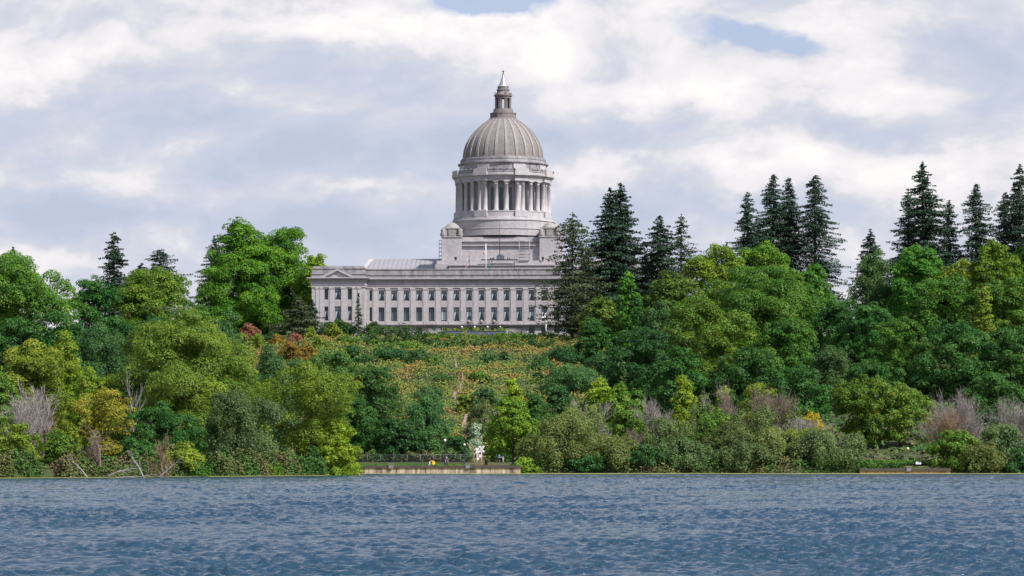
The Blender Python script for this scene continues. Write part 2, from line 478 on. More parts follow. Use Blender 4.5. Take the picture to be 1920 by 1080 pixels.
# ------------------------------------------------------------------ park: lawn, paths, walls
mg = simple('mown_grass', (.13, .185, .03), .9, 0, .35, .5)
b_ = MB(); b_.box(-32.0, 1.7, 602.4, 643, -1, 1.32); tag(b_.build('lawn', mg), 'mown lawn strip behind the seawall', 'lawn', kind='structure')
b_ = MB(); b_.box(65.5, 82, 602.4, 640, -1, .90); tag(b_.build('lawn', mg), 'grass strip behind the low right hand wall', 'lawn', kind='structure')
b_ = MB(); b_.box(-32, 1.65, 601.2, 609, 1.20, 1.336)
b_.add([(-8.0, 609, 1.340), (-1.0, 609, 1.340), (-4.4, 632, 1.345), (-6.4, 632, 1.345)], [(0, 1, 2, 3)])
tag(b_.build('path', M['path']), 'pale footpath along the top of the seawall', 'path', kind='structure')

def seawall(x0, x1, top, mat, label, caps):
    t_ = empty('seawall', ((x0 + x1) / 2, 600.5, 0), 0, label, 'seawall', 'low concrete walls along the lake')
    cx = (x0 + x1) / 2
    b1 = MB(); b1.box(x0 - cx, x1 - cx, -.3, .7, -2, top - .42); b1.build('wall_face', mat, t_)
    b1 = MB(); b1.box(x0 - cx - .1, x1 - cx + .1, -.5, .8, top - .42, top); b1.build('coping', M['coping'], t_)
    for c_ in caps:
        b1 = MB(); b1.box(c_ - .42 - cx, c_ + .42 - cx, -.62, .9, top - .5, top + .22); b1.box(c_ - .5 - cx, c_ + .5 - cx, -.7, .98, top + .22, top + .36)
        b1.build('bollard_block', M['coping2'], t_)
M['coping'] = simple('grimy_coping', (.085, .07, .062), .95, 0, .5, 1.0)
M['coping2'] = simple('grey_concrete', (.22, .22, .23), .9, 0, .2, 1.0)
def streaked(name, base, dirt, lo=.42, hi=.58):
    m, gg, o = mat_new(name)
    b = gg.n('ShaderNodeBsdfPrincipled'); t = gg.n('ShaderNodeTexCoord'); X, Y, Z = gg.sep(t.outputs['Object'])
    n_ = gg.noise(gg.comb(gg.m('MULTIPLY', X, 1.0), 0.0, gg.m('MULTIPLY', Z, .12)), 1.3, 5, .7)
    nb = gg.noise(gg.comb(gg.m('MULTIPLY', X, .25), 0.0, 0.0), 1.0, 2, .5)
    f_ = gg.ramp(gg.m('ADD', gg.m('MULTIPLY', n_, .7), gg.m('MULTIPLY', nb, .3)), [(lo, 0.0), (hi, 1.0)])
    c = gg.mix(f_, base + (1,), dirt + (1,))
    jn = gg.m('LESS_THAN', gg.m('FRACT', gg.m('MULTIPLY', X, .27)), .03)
    c = gg.mix(gg.m('MULTIPLY', jn, .7), c, (.05, .04, .035, 1))
    gg.l(c, b.inputs['Base Color']); b.inputs['Roughness'].default_value = .9; gg.l(b.outputs[0], o.inputs[0]); return m
M['wall_a'] = streaked('streaked_concrete', (.62, .50, .37), (.13, .095, .08))
M['wall_b'] = streaked('orange_stained_concrete', (.42, .26, .13), (.13, .09, .06), .46, .62)
seawall(-30.3, 1.6, 1.5, M['wall_a'], 'long stained beige concrete seawall at the foot of the open hillside', [-22.7, -8.3])
seawall(65.3, 82.2, .95, M['wall_b'], 'short low orange stained wall in front of the lamp at the right', [74.4])

# ------------------------------------------------------------------ vegetation generators
def rot_basis(n, rng):
    t = rng.normal(size=n.shape); t -= (t * n).sum(1, keepdims=True) * n
    t /= np.linalg.norm(t, axis=1, keepdims=True) + 1e-9
    return t, np.cross(n, t)

def leaves(c, n, size, rng, asp=.62):
    """diamond leaf faces at points c with normals n"""
    u, v = rot_basis(n, rng)
    s = size * rng.uniform(.65, 1.35, (len(c), 1))
    u = u * s * .5; v = v * s * .5 * asp
    k = n * s * rng.uniform(-.18, .18, (len(c), 1))
    return np.stack([c - u, c + v + k, c + u, c - v + k], 1).reshape(-1, 3)

def norm(v): return v / (np.linalg.norm(v, axis=-1, keepdims=True) + 1e-9)

PROF = {
    'round': lambda u: np.sqrt(np.clip(1 - (2 * u - .9) ** 2 / 1.21, 0, 1)) * np.where(u < .45, .92 + .08 * u / .45, 1) ,
    'dome': lambda u: np.clip(1 - u ** 2.6, 0, 1) ** .55 * (.86 + .14 * np.clip(u / .3, 0, 1)),
    'tall': lambda u: np.clip(1 - u, 0, 1) ** .48 * (.70 + .30 * np.clip(u / .25, 0, 1)),
    'vase': lambda u: (.45 + .55 * np.clip(u / .6, 0, 1)) * np.clip(1 - np.clip((u - .55) / .45, 0, 1) ** 2.2, 0, 1) ** .5,
}

def crown_np(rng, R, Hh, z0, shape='dome', leaf=.55, cover=2.5, rc=None, rough=.16, gap=.0, flat=.75, squash=1.0):
    prof = PROF[shape]
    rc = rc or max(.8, .155 * R)
    area = 2 * math.pi * R * Hh * .75 + math.pi * R * R
    ph = rng.uniform(0, 6.28, 8); am = rng.uniform(.4, 1, 8)
    rb = max(rc * 1.5, R * .30)
    nb = max(7, int(area / (rb * rb * 1.9)))
    u = rng.uniform(0.0, .93, nb); a = rng.uniform(0, 2 * np.pi, nb)
    keep = (np.sin(a) < .35) | (rng.uniform(size=nb) < .5); u, a = u[keep], a[keep]; nb = len(u)
    lob = sum(am[i] * np.sin((i % 4 + 1) * a + (i % 3 + 1) * 3.1 * u + ph[i]) for i in range(8)) / 8
    rad = R * prof(u) * (1 + rough * 1.5 * lob + rng.normal(0, rough * .35, nb))
    rbs = rb * rng.uniform(.65, 1.3, nb) * (1 - .25 * u)
    rad = np.clip(rad - rbs * .75, 0, None)
    bz = z0 + Hh * u * (1 + .05 * lob) ; bz = np.minimum(bz, z0 + Hh - rbs * .62)
    bc = np.stack([rad * np.cos(a), rad * np.sin(a) * squash, bz], 1)
    # the leader, so that the top keeps its height
    k_ = np.argmax(bz); bc[k_] = (rng.normal(0, .1) * R, 0, z0 + Hh - rbs[k_] * .62)
    ex = [(rng.normal(0, .08) * R, rng.normal(0, .08) * R, bc[k_][2] - rbs[k_] * (.55 + .75 * e_)) for e_ in range(4)]
    bc = np.concatenate([bc, np.array(ex)]); rbs = np.concatenate([rbs, np.full(4, rbs[k_])]); nb += 4
    nc = max(30, int(area / (rc * rc * 1.05)))
    bi = rng.choice(nb, nc, p=rbs ** 2 / (rbs ** 2).sum())
    bout = norm(bc - np.array([0, 0, z0 + Hh * .3]))
    dr = norm(rng.normal(size=(nc, 3)) * .75 + bout[bi] * .8 + np.array([0, -.05, .35]))
    cen = bc[bi] + dr * rbs[bi, None] * rng.uniform(.55, 1.0, (nc, 1)) * np.array([1, 1, .8])
    rcs = rc * rng.uniform(.40, 1.25, nc)
    # sprigs that break the outline
    spr = rng.uniform(size=nc) < .14
    cen[spr] += norm(cen[spr] - np.array([0, 0, z0 + Hh * .4])) * rc * rng.uniform(.4, 1.1, (spr.sum(), 1)); rcs[spr] *= .6
    # inner mass that closes the crown from behind
    ni = nc // 5; q_ = rng.uniform(0, .85, ni); ai = rng.uniform(0, 6.283, ni); ri = R * prof(q_) * rng.uniform(.1, .6, ni)
    cen = np.concatenate([cen, np.stack([ri * np.cos(ai), ri * np.sin(ai), z0 + Hh * q_], 1)]); rcs = np.concatenate([rcs, rc * rng.uniform(.9, 1.5, ni)]); nc += ni
    bt = rng.normal(0, .45, nb)
    ctb = np.concatenate([bt[bi], np.zeros(ni)])
    nleaf = int(area * cover / (leaf * leaf * .5 * .62))
    w = rcs ** 2; w /= w.sum()
    ci = rng.choice(nc, nleaf, p=w)
    dr = norm(rng.normal(size=(nleaf, 3)))
    # shells are fuller on top and outside than underneath
    outw = norm(cen[ci] - np.array([0, 0, z0 + Hh * .35]))
    flip = ((dr * (outw * .6 + np.array([0, -.1, .6]))).sum(1) < -.15) & (rng.uniform(size=nleaf) < .75)
    dr[flip] *= -1
    rr = rcs[ci, None] * rng.uniform(.72, 1.08, (nleaf, 1)) ** .8
    c = cen[ci] + dr * rr * np.array([1, 1, flat])
    n = norm(dr * .9 + np.array([0, 0, .35]) + rng.normal(0, .36, (nleaf, 3)))
    ct = rng.normal(0, .40, nc) + ctb * .7
    tint = np.clip(ct[ci] * .8 + rng.normal(0, .24, nleaf), -1.2, 1.2)
    return leaves(c, n, leaf, rng), tint

def conifer_np(rng, R, Hh, z0, leaf=.6, dens=2.6, power=.85, droop=.25, gapp=.12, top_taper=1.0, up=.10):
    C = []; Nn = []; T = []; ph_ = rng.uniform(0, 6.28, 2)
    step = .62 / dens ** .5
    zz = 0.0; L = []
    while zz < Hh:
        t = zz / Hh
        env = R * (1 - t) ** power
        env *= min(1.0, .55 + t * 3.0)
        nb = 7 if env > 2 else 5
        for k in range(nb):
            if rng.uniform() < gapp: continue
            L.append((zz + rng.uniform(-.4, .4), rng.uniform(0, 6.283), env * rng.choice([rng.uniform(.35, .85), rng.uniform(.8, 1.30)], p=[.55, .45]) * (1 + .28 * math.sin(zz * .55 + ph_[0]) * math.sin(zz * .23 + ph_[1])) + .25))
        zz += step * (1.0 + .35 * env / max(R, .1))
    for (bz, a, ln) in L:
        if math.sin(a) > .5 and rng.uniform() < .45: continue
        n = max(4, int(ln * 5.5 * dens / leaf * .62))
        s = rng.uniform(.04, 1.0, n) ** .85
        w = (.10 + .28 * (1 - s)) * ln * .8 + .15
        side = rng.uniform(-1, 1, n) * w
        dx, dy = math.cos(a), math.sin(a)
        zl = bz - droop * ln * s + up * ln * s ** 3 - np.abs(rng.normal(0, .18, n)) * (1 + ln * .10)
        C.append(np.stack([dx * s * ln - dy * side, dy * s * ln + dx * side, zl], 1))
        nn = np.stack([dx * .3 + rng.normal(0, .5, n), dy * .3 + rng.normal(0, .5, n), np.full(n, .7) + rng.normal(0, .35, n)], 1)
        Nn.append(norm(nn)); bt = rng.normal(0, .4); T.append(np.clip(bt + rng.normal(0, .35, n) + (s - .5) * .4, -1.2, 1.2))
    c = np.concatenate(C); n = np.concatenate(Nn); t = np.concatenate(T)
    c[:, 2] = np.minimum(c[:, 2], Hh) + z0
    return leaves(c, n, leaf * .95, rng, .45), t

def limbs(rng, R, Hh, base_r, z_lo=.25, n=9, lean=0.0, pale=False):
    """tapered trunk and main limbs as one mesh"""
    b = MB()
    pts = []; rad = []
    for i in range(7):
        t = i / 6
        pts.append((lean * t * t * Hh + rng.normal(0, .02) * Hh * t * .4, rng.normal(0, .015) * Hh * t * .4, -1.0 + t * (Hh * .86 + 1)))
        rad.append(base_r * (1 - t) ** .8 * .95 + .05)
    rad[0] = base_r * 1.35
    b.tube(pts, rad, 8)
    for i in range(n):
        t = z_lo + (.85 - z_lo) * (i + rng.uniform(0, .6)) / n
        p0 = Vector((lean * t * t * Hh, 0, t * Hh * .86))
        a = rng.uniform(0, 6.283); ln = R * rng.uniform(.55, .85) * (1.1 - .5 * t)
        dv = Vector((math.cos(a), math.sin(a), 0))
        p1 = p0 + dv * ln * .5 + Vector((0, 0, ln * .30)); p2 = p0 + dv * ln + Vector((0, 0, ln * .75))
        r0 = base_r * (1 - t) * .5 + .06
        b.tube([p0, p1, p2], [r0, r0 * .6, .03], 5)
    return b

def bare_np(rng, R, Hh, z0=0.0, n_main=7, spread=.55, levels=4, r0=.16, kids=4, vase=True):
    """leafless crown: many thin upswept twigs, triangular tubes"""
    segs = []
    def grow(p, dv, ln, r, lv):
        q = p; dd = dv
        for _ in range(3):
            dd = norm(dd + rng.normal(0, .20, 3) + np.array([0, 0, .06]))
            e = q + dd * ln / 3
            segs.append((q, e, r, r * .8)); q = e; r *= .8
            if lv > 0:
                for _k in range(kids - 2 if _ == 0 else kids - 1):
                    c = norm(dd + rng.normal(0, .42, 3) + np.array([0, 0, .12]))
                    grow(e, c, ln * rng.uniform(.45, .68), max(r * .55, .022), lv - 1)
    for k in range(n_main):
        a = rng.uniform(0, 6.283); sp = rng.uniform(0, 1) * spread
        dv = norm(np.array([math.cos(a) * sp, math.sin(a) * sp, 1.0]))
        st = np.array([0, 0, z0 + rng.uniform(0, .15) * Hh])
        grow(st, dv, Hh * rng.uniform(.38, .60), r0, levels - 1)
    A = np.array([s[0] for s in segs]); B = np.array([s[1] for s in segs]); ra = np.array([s[2] for s in segs]); rb = np.array([s[3] for s in segs])
    # fit to the wanted size
    hi = B[:, 2].max(); sx = R / (np.percentile(np.abs(B[:, 0]), 97) + 1e-6)
    for Q in (A, B):
        Q[:, :2] *= sx; Q[:, 2] *= (Hh + z0) / hi
    dv = norm(B - A); u, v = rot_basis(dv, rng)
    ring = [(math.cos(t), math.sin(t)) for t in (0, 2.094, 4.189)]
    quads = []
    for i in range(3):
        c0, s0 = ring[i]; c1, s1 = ring[(i + 1) % 3]
        quads.append(np.stack([A + (u * c0 + v * s0) * ra[:, None], A + (u * c1 + v * s1) * ra[:, None],
                               B + (u * c1 + v * s1) * rb[:, None], B + (u * c0 + v * s0) * rb[:, None]], 1))
    return np.concatenate(quads).reshape(-1, 3)

COLS = {   # leaf reflectance and share of turned leaves
    'maple': (.072, .185, .022, .0), 'maple_d': (.046, .140, .026, .0), 'maple_l': (.150, .265, .022, .0),
    'turning': (.110, .205, .022, .30), 'lime': (.230, .340, .022, .0), 'yellow': (.250, .260, .030, .25),
    'olive': (.180, .255, .026, .12), 'oliveg': (.110, .215, .028, .04), 'bluegreen': (.070, .165, .050, .0), 'willow': (.115, .180, .066, .0),
    'poplar': (.095, .235, .018, .0), 'fir': (.027, .062, .036, .0), 'fir_l': (.026, .065, .030, .0), 'cedar': (.038, .068, .052, .0),
    'redwood': (.050, .068, .028, .16), 'rust': (.28, .13, .08, .2), 'orange': (.28, .19, .03, .3), 'gold': (.48, .38, .02, .3),
    'silver': (.34, .43, .32, .0), 'hedge': (.040, .105, .024, .0), 'thicket': (.145, .205, .060, .12), 'dkshrub': (.042, .125, .032, .0),
    'cottonw': (.130, .215, .026, .10), 'hill': (.070, .165, .036, .0),
}
def setcol(o, key, rng, jit=.10):
    r_, g_, b_2, a_ = COLS[key]
    f = 1 + rng.normal(0, jit)
    o.color = (r_ * f * (1 + rng.normal(0, .06)), g_ * f, b_2 * f, a_)

def place(kind, px, top, hw, D, col, name, cat, label, group=None, seed=None, cb=None, **kw):
    seed = seed if seed is not None else int(px * 7 + top * 13 + hw) % 100000
    rng = np.random.RandomState(seed)
    X = (px - 960) * D / F; R = hw * D / F
    zb = tz(X, D); zt = CZ + (HY - top) * D / F; Hh = zt - zb
    root = empty(name, (X, D, zb), 0, label, cat, group)
    leaf = kw.pop('leaf', None) or (.34 if D < 570 else .42 if D < 700 else .52 if D < 850 else .62)
    if kind in ('round', 'dome', 'tall', 'vase'):
        R *= 1.08
        if col in ('willow', 'thicket', 'bluegreen'): kw.setdefault('flat', 1.5); kw.setdefault('rough', .32); leaf *= .85
        cb = .12 if cb is None else cb
        co, tn = crown_np(rng, R, Hh * (1 - cb), Hh * cb, kind, leaf, **kw)
        me = np_mesh('crown', co, 4, tn); o = link('crown', me, M['leaf'], root); setcol(o, col, rng)
        limbs(rng, R, Hh, max(.18, Hh * .016), .2, 8).build('trunk', M['bark'], root)
    elif kind == 'shrub':
        co, tn = crown_np(rng, R, Hh, -.1, 'dome', leaf * .8, rc=max(.5, .3 * R), **kw)
        o = link('foliage', np_mesh('foliage', co, 4, tn), M['leaf'], root); setcol(o, col, rng)
        b = MB()
        for k in range(5):
            a = rng.uniform(0, 6.28); b.tube([(0, 0, -.3), (math.cos(a) * R * .3, math.sin(a) * R * .3, Hh * .4), (math.cos(a) * R * .5, math.sin(a) * R * .5, Hh * .7)], [.09, .06, .02], 4)
        b.build('stem', M['bark'], root)
    elif kind == 'fir':
        cb = .08 if cb is None else cb
        R *= 1.95 if D >= 960 and hw > 24 else 1.5 if hw > 24 else 1.0
        co, tn = conifer_np(rng, R, Hh * (1 - cb), Hh * cb, leaf, **kw)
        o = link('crown', np_mesh('crown', co, 4, tn), M['needle'], root); setcol(o, col, rng)
        b = MB(); b.tube([(0, 0, -1), (0, 0, Hh * .5), (0, 0, Hh * .97)], [max(.25, Hh * .013), Hh * .008 + .08, .05], 7)
        for k in range(14):
            z_ = Hh * rng.uniform(cb + .1, .8); a = rng.uniform(0, 6.28); ln = R * (1 - z_ / Hh) ** .8 * .8
            b.tube([(0, 0, z_), (math.cos(a) * ln, math.sin(a) * ln, z_ - ln * .15)], [.12, .03], 4)
        b.build('trunk', M['bark'], root)
    elif kind == 'bare':
        co = bare_np(rng, R, Hh, 0, **kw)
        mt = M.get('twig_' + col, M['twig_grey'])
        link('branches', np_mesh('branches', co, 4), mt, root)
        b = MB(); b.tube([(0, 0, -.8), (.1, 0, Hh * .15), (.0, 0, Hh * .42)], [Hh * .014 + .1, Hh * .010 + .08, .06], 6); b.build('trunk', mt, root)
    return root
M['twig_grey'] = simple('grey_twigs', (.28, .25, .23), .9, 0, .25, .5)
M['twig_rust'] = simple('rusty_twigs', (.25, .17, .10), .9, 0, .3, .5)
M['twig_pale'] = simple('bleached_twigs', (.33, .30, .28), .9, 0, .2, .5)
M['twig_brown'] = simple('brown_twigs', (.20, .15, .13), .9, 0, .3, .5)


# ------------------------------------------------------------------ courthouse on the bluff
D1 = 1020.0; C1 = D1 / F; ZG = 42.0
RZ = math.radians(-2.4)
court = empty('courthouse', ((903 - 960) * C1, D1, ZG), RZ, 'long two storey pale stone courthouse with pilasters in front of the domed capitol', 'building')
def zc(py, dy=0.0): return CZ + (HY - py) * (D1 + dy) / F - ZG
def xc(px, dy=0.0): return (px - 960) * (D1 + dy) / F - (903 - 960) * C1
BAY = 23.5 * C1
def facade(b, x0, x1, yf, th, cols_, rows_, zb, zt):
    edges = [x0]
    for (c_, w_) in cols_: edges += [c_ - w_ / 2, c_ + w_ / 2]
    edges.append(x1)
    for i in range(0, len(edges), 2): b.box(edges[i], edges[i + 1], yf, yf + th, zb, zt)
    for (c_, w_) in cols_:
        zz_ = zb
        for (a_, b2) in rows_:
            b.box(c_ - w_ / 2, c_ + w_ / 2, yf + .03, yf + th - .02, zz_, a_); zz_ = b2
        b.box(c_ - w_ / 2, c_ + w_ / 2, yf + .03, yf + th - .02, zz_, zt)
PJ = 6.0
WW = 1.86
rows_m = [(zc(625), zc(614.3)), (zc(602), zc(576)), (zc(563.5), zc(544))]
mcols = [(k * BAY, WW) for k in range(-8, 9)]
mcols = [(-9 * BAY + .55, .85)] + mcols + [(9 * BAY - .55, .85)]
XM = 36.9; XP = 53.7
b = MB()
facade(b, -XM, XM, 0, .9, mcols, rows_m, -3, zc(540))
rows_p = [(zc(600.5, -PJ), zc(574, -PJ)), (zc(561, -PJ), zc(541, -PJ))]
pc = [xc(612.5, -4) + .1, xc(634.5, -4) + .1, xc(656.5, -4) + .1]
pw = [1.25, 2.0, 1.25]
for sg in (-1, 1):
    cl_ = sorted([(sg * -1 * -abs(c_) if sg < 0 else abs(c_), w_) for c_, w_ in zip(pc, pw)])
    x0, x1 = (-XP, -XM) if sg < 0 else (XM, XP)
    facade(b, x0, x1, -PJ, .9, cl_, rows_p, -3, zc(537, -PJ))
    b.box(-XM - .9 if sg < 0 else XM, -XM if sg < 0 else XM + .9, -PJ + .9, 24, -3, zc(537, -PJ))
    b.box(-XP if sg < 0 else XP - .9, -XP + .9 if sg < 0 else XP, -PJ + .9, 24, -3, zc(537, -PJ))
b.box(-XP, XP, 24, 25, -3, zc(540))
b.build('wall', M['stone'], court)
# interior darkness: floors and a back wall so that the rooms are closed
b = MB()
for z_ in (zc(608), zc(570), zc(538)): b.box(-XM + .02, XM - .02, .92, 23.9, z_ - .3, z_)
b.box(-XM + .02, XM - .02, 5, 5.2, -2, zc(540)); b.build('inner_wall', M['glass_grey'], court)

# pilasters
def pilaster_mesh(w, z0, z1):
    b = MB(); b.box(-w / 2, w / 2, -.12, 0.0, z0 + .5, z1 - .75)
    b.box(-w / 2 - .12, w / 2 + .12, -.20, 0.0, z0, z0 + .5)
    b.box(-w / 2 - .06, w / 2 + .06, -.17, 0.0, z1 - .75, z1 - .5); b.box(-w / 2 - .16, w / 2 + .16, -.24, 0.0, z1 - .5, z1)
    return b
first = pilaster_mesh(1.35, zc(602.5), zc(540)).build('pilaster', M['stone_smooth'], court, ((-8.5) * BAY, 0, 0))
for k in range(-7, 10):
    c = first.copy(); COL.objects.link(c); c.parent = court; c.location.x = (k - .5) * BAY
pil_p = None
for sg in (-1, 1):
    for px_ in (596.5, 603.5, 623.5, 645.5, 665, 675):
        xx = abs(xc(px_, -4))
        w_ = 1.5 if px_ in (623.5, 645.5) else 1.05
        pilaster_mesh(w_, zc(604, -PJ), zc(537.5, -PJ)).build('pilaster', M['stone_smooth'], court, (sg * xx, -PJ, 0))

# entablature, cornice, parapet: a U-shaped run made of butted lengths
def band(b, z0, z1, pj):
    b.box(-XM + pj, XM - pj, -pj, 24, z0, z1)
    for sg in (-1, 1):
        xa, xb = (-XP - pj, -XM + pj) if sg < 0 else (XM - pj, XP + pj)
        b.box(xa, xb, -PJ - pj, 24.6, z0, z1)
b = MB(); band(b, zc(540), zc(536.5), .22); band(b, zc(536.5) , zc(528.5), .34); band(b, zc(528.5), zc(526.5), .5); b.build('entablature', M['stone_smooth'], court)
b = MB(); band(b, zc(526.5), zc(525), .75); band(b, zc(525), zc(523.3), 1.25); band(b, zc(523.3), zc(521.5), 1.45)
for k in range(-140, 141):
    pass
b.build('cornice', M['stone_smooth'], court)
b = MB(); band(b, zc(521.5), zc(515.5), .12); band(b, zc(515.5), zc(513.8), .35); band(b, zc(513.8), zc(505.5), .0); band(b, zc(505.5), zc(504), .18)
for sg in (-1, 1):
    xa, xb = (-XP, -XM - .1) if sg < 0 else (XM + .1, XP)
    b.box(xa + .3, xb - .3, -PJ + .6, 24.2, zc(504), zc(500.2))
b.build('parapet', M['stone_weathered'], court)
for sg in (-1, 1):          # shallow pediment over each end pavilion
    cx_ = sg * abs(xc(634.5, -4)); hw_ = 31.5 * C1; zb_ = zc(521.3) + .02; zt_ = zc(507.5)
    b = MB(); b.prism([(cx_ - hw_, zb_), (cx_ + hw_, zb_), (cx_, zt_)], -PJ - .55, -PJ - .14)
    for s2 in (-1, 1):
        b.prism([(cx_ + s2 * (hw_ + .5), zb_), (cx_ + s2 * (hw_ - 1.2), zb_), (cx_, zt_ - .28), (cx_, zt_ + .32)][::s2], -PJ - 1.25, -PJ - .56)
    b.build('pediment', M['stone_smooth'], court)
# belt course and basement ledge
b = MB(); b.box(-XM + .5, XM - .5, -.75, -.002, zc(612), zc(609.5)); b.box(-XM + .4, XM - .4, -1.0, -.002, zc(609.5), zc(607.8)); b.build('belt_course', M['stone_weathered'], court)
b = MB(); b.box(-XM + .3, XM - .3, -.55, -.31 + .3, zc(607.8), zc(602.6)); 
for k in range(-9, 10): b.box((k - .5) * BAY - .5, (k - .5) * BAY + .5, -.68, -.552, zc(607.7), zc(602.2))
b.build('sill_band', M['stone_smooth'], court)
for px_ in (879.5, 903, 926.5):   # carved scroll crests above the three doors
    xx = xc(px_); b = MB(); z0 = zc(607.6); h_ = zc(599.5) - z0
    poly = []
    for i in range(13):
        t = i / 12; poly.append((-1.5 + 3.0 * t, .25 + (h_ - .25) * math.sin(math.pi * t) ** .8 * (.78 + .22 * math.cos(math.pi * 2 * (t - .5)))))
    b.prism([(xx + p[0], z0 + p[1]) for p in [(-1.5, 0)] + poly + [(1.5, 0)]][::-1], -1.0, -.69)
    b.tube([(xx, -1.25, z0 + h_ * .5), (xx, -1.0, z0 + h_ * .5)], [.42, .5], 12)
    b.build('door_crest', M['stone_turret'], court)
b = MB(); b.box(-XP + .5, XP - .5, 1, 23.5, zc(514) - .6, zc(514) - .3); 
b.build('flat_roof', M['asphalt'], court)

# windows (> pane, curtain), copied across the front
def prism_obj(polys, y0, y1, name, mat, parent):
    b = MB()
    for p in polys: b.prism(p, y0, y1)
    return b.build(name, mat, parent)
def window_proto(w, h, kind, basement=False):
    b = MB(); f = .13
    b.box(-w / 2, -w / 2 + f, .40, .55, 0, h); b.box(w / 2 - f, w / 2, .40, .55, 0, h)
    b.box(-w / 2 + f, w / 2 - f, .40, .55, h - f, h); b.box(-w / 2 + f, w / 2 - f, .40, .55, 0, f)
    if not basement: b.box(-w / 2 + f, w / 2 - f, .38, .56, h * .74 - .08, h * .74 + .08)
    if w > 1.5: b.box(-.055, .055, .39, .54, f, h - f)
    fr = b.build('window', M['frame'], court)
    b = MB(); b.box(-w / 2 + f, w / 2 - f, .585, .61, f, h - f)
    b.build('pane', M['glass_grey'] if kind == 'blind' else M['glass'], fr)
    top = [(-w / 2 + f, h * .77), (w / 2 - f, h * .77), (w / 2 - f, h - f), (-w / 2 + f, h - f)]
    L_ = w / 2 - f; hz = h * .71; polys = []
    if kind == 'tied':
        for sg in (-1, 1):
            p = [(sg * .04, hz), (sg * L_, hz), (sg * L_, f + .1), (sg * L_ * .97, f + .1), (sg * L_ * .80, h * .2), (sg * L_ * .62, h * .36), (sg * L_ * .36, h * .54)]
            polys.append(p if sg > 0 else p[::-1])
    elif kind == 'arch':
        for sg in (-1, 1):
            p = [(0, hz), (sg * L_, hz), (sg * L_, f), (sg * L_ * .85, f), (sg * L_ * .7, h * .26), (sg * L_ * .35, h * .38), (0, h * .40)]
            polys.append(p if sg > 0 else p[::-1])
    elif kind == 'full': polys.append([(-L_, f + .2), (L_, f + .2), (L_, hz), (-L_, hz)])
    if kind in ('tied', 'arch', 'full') and w > 1.5: polys.append(top)
    if polys: prism_obj(polys, .56, .58, 'curtain', M['curtain'], fr)
    return fr
def copy_tree(o, parent):
    c = o.copy(); COL.objects.link(c); c.parent = parent
    for ch in list(o.children): copy_tree(ch, c)
    return c
def put_windows(specs, w, h, zbot, yf, cache={}):
    for (xx, kind) in specs:
        key = (round(w, 2), round(h, 2), kind)
        if key in cache: o_ = copy_tree(cache[key], court)
        else: o_ = window_proto(w, h, kind, h < 2.2); cache[key] = o_
        o_.location = (xx, yf, zbot)
put_windows([(k * BAY, 'tied') for k in range(-8, 9)], WW, rows_m[2][1] - rows_m[2][0], rows_m[2][0], 0)
low = ['blind'] * 5 + ['full', 'tied', 'arch', 'tied', 'tied', 'tied', 'tied', 'arch', 'tied', 'blind', 'tied', 'tied']
put_windows([(k * BAY, low[k + 8]) for k in range(-8, 9)], WW, rows_m[1][1] - rows_m[1][0], rows_m[1][0], 0)
bk = {0: 'dark', -1: 'dark', 1: 'dark'}
put_windows([(k * BAY, bk.get(k, 'dark' if k == -4 else 'blind')) for k in range(-8, 9)], WW, rows_m[0][1] - rows_m[0][0], rows_m[0][0], 0)
for (a_, b2) in rows_m: put_windows([(-9 * BAY + .55, 'dark'), (9 * BAY - .55, 'dark')], .85, b2 - a_, a_, 0)
for sg in (-1, 1):
    for ri, (a_, b2) in enumerate(rows_p):
        for c_, w_ in zip(pc, pw): put_windows([(sg * abs(c_), 'tied' if w_ > 1.5 or ri == 0 else 'dark')], w_, b2 - a_, a_, -PJ)

# ------------------------------------------------------------------ domed capitol behind
D2 = 1130.0; C2 = D2 / F; ZG2 = 43.0
cap = empty('domed_capitol', ((943.4 - 960) * C2, D2, ZG2), RZ, 'tall pale stone capitol with ribbed dome, columned drum and lantern', 'capitol building')
def zd(py, dy=0.0): return CZ + (HY - py) * (D2 + dy) / F - ZG2
R_ = lambda px_: px_ * C2
# body and roof
b = MB(); HB = 50.0
b.box(-HB, HB, -17, 17, -4, zd(506, -17)); b.box(-HB - .8, HB + .8, -17.8, 17.8, zd(506, -17), zd(504, -17))
b.build('body_wall', M['stone'], cap)
b = MB(); z0 = zd(504, -17) + .02; z1 = zd(485)
hx = 48.8; v = [(-hx, -14, z0), (hx, -14, z0), (hx, 14, z0), (-hx, 14, z0), (-hx + 1.6, 0, z1), (hx - 1.6, 0, z1)]
b.add(v, [(0, 1, 5, 4), (2, 3, 4, 5), (3, 0, 4), (1, 2, 5), (0, 3, 2, 1)]); b.build('roof', M['roof_metal'], cap)
b = MB(); b.add([(-hx - .15, -14.1, z0 + .1), (-hx + 1.2, -14.1, z0 + .1), (-hx + 3.2, -.2, z1 + .12), (-hx + 1.4, -.2, z1 + .12)], [(0, 1, 2, 3)])
b.add([(-hx - .15, 14, z0 + .1), (-hx - .15, -14.1, z0 + .1), (-hx + 1.4, -.2, z1 + .12)], [(0, 1, 2)]); b.build('roof_flashing', M['white_stone'] if 'white_stone' in M else M['stone_smooth'], cap)
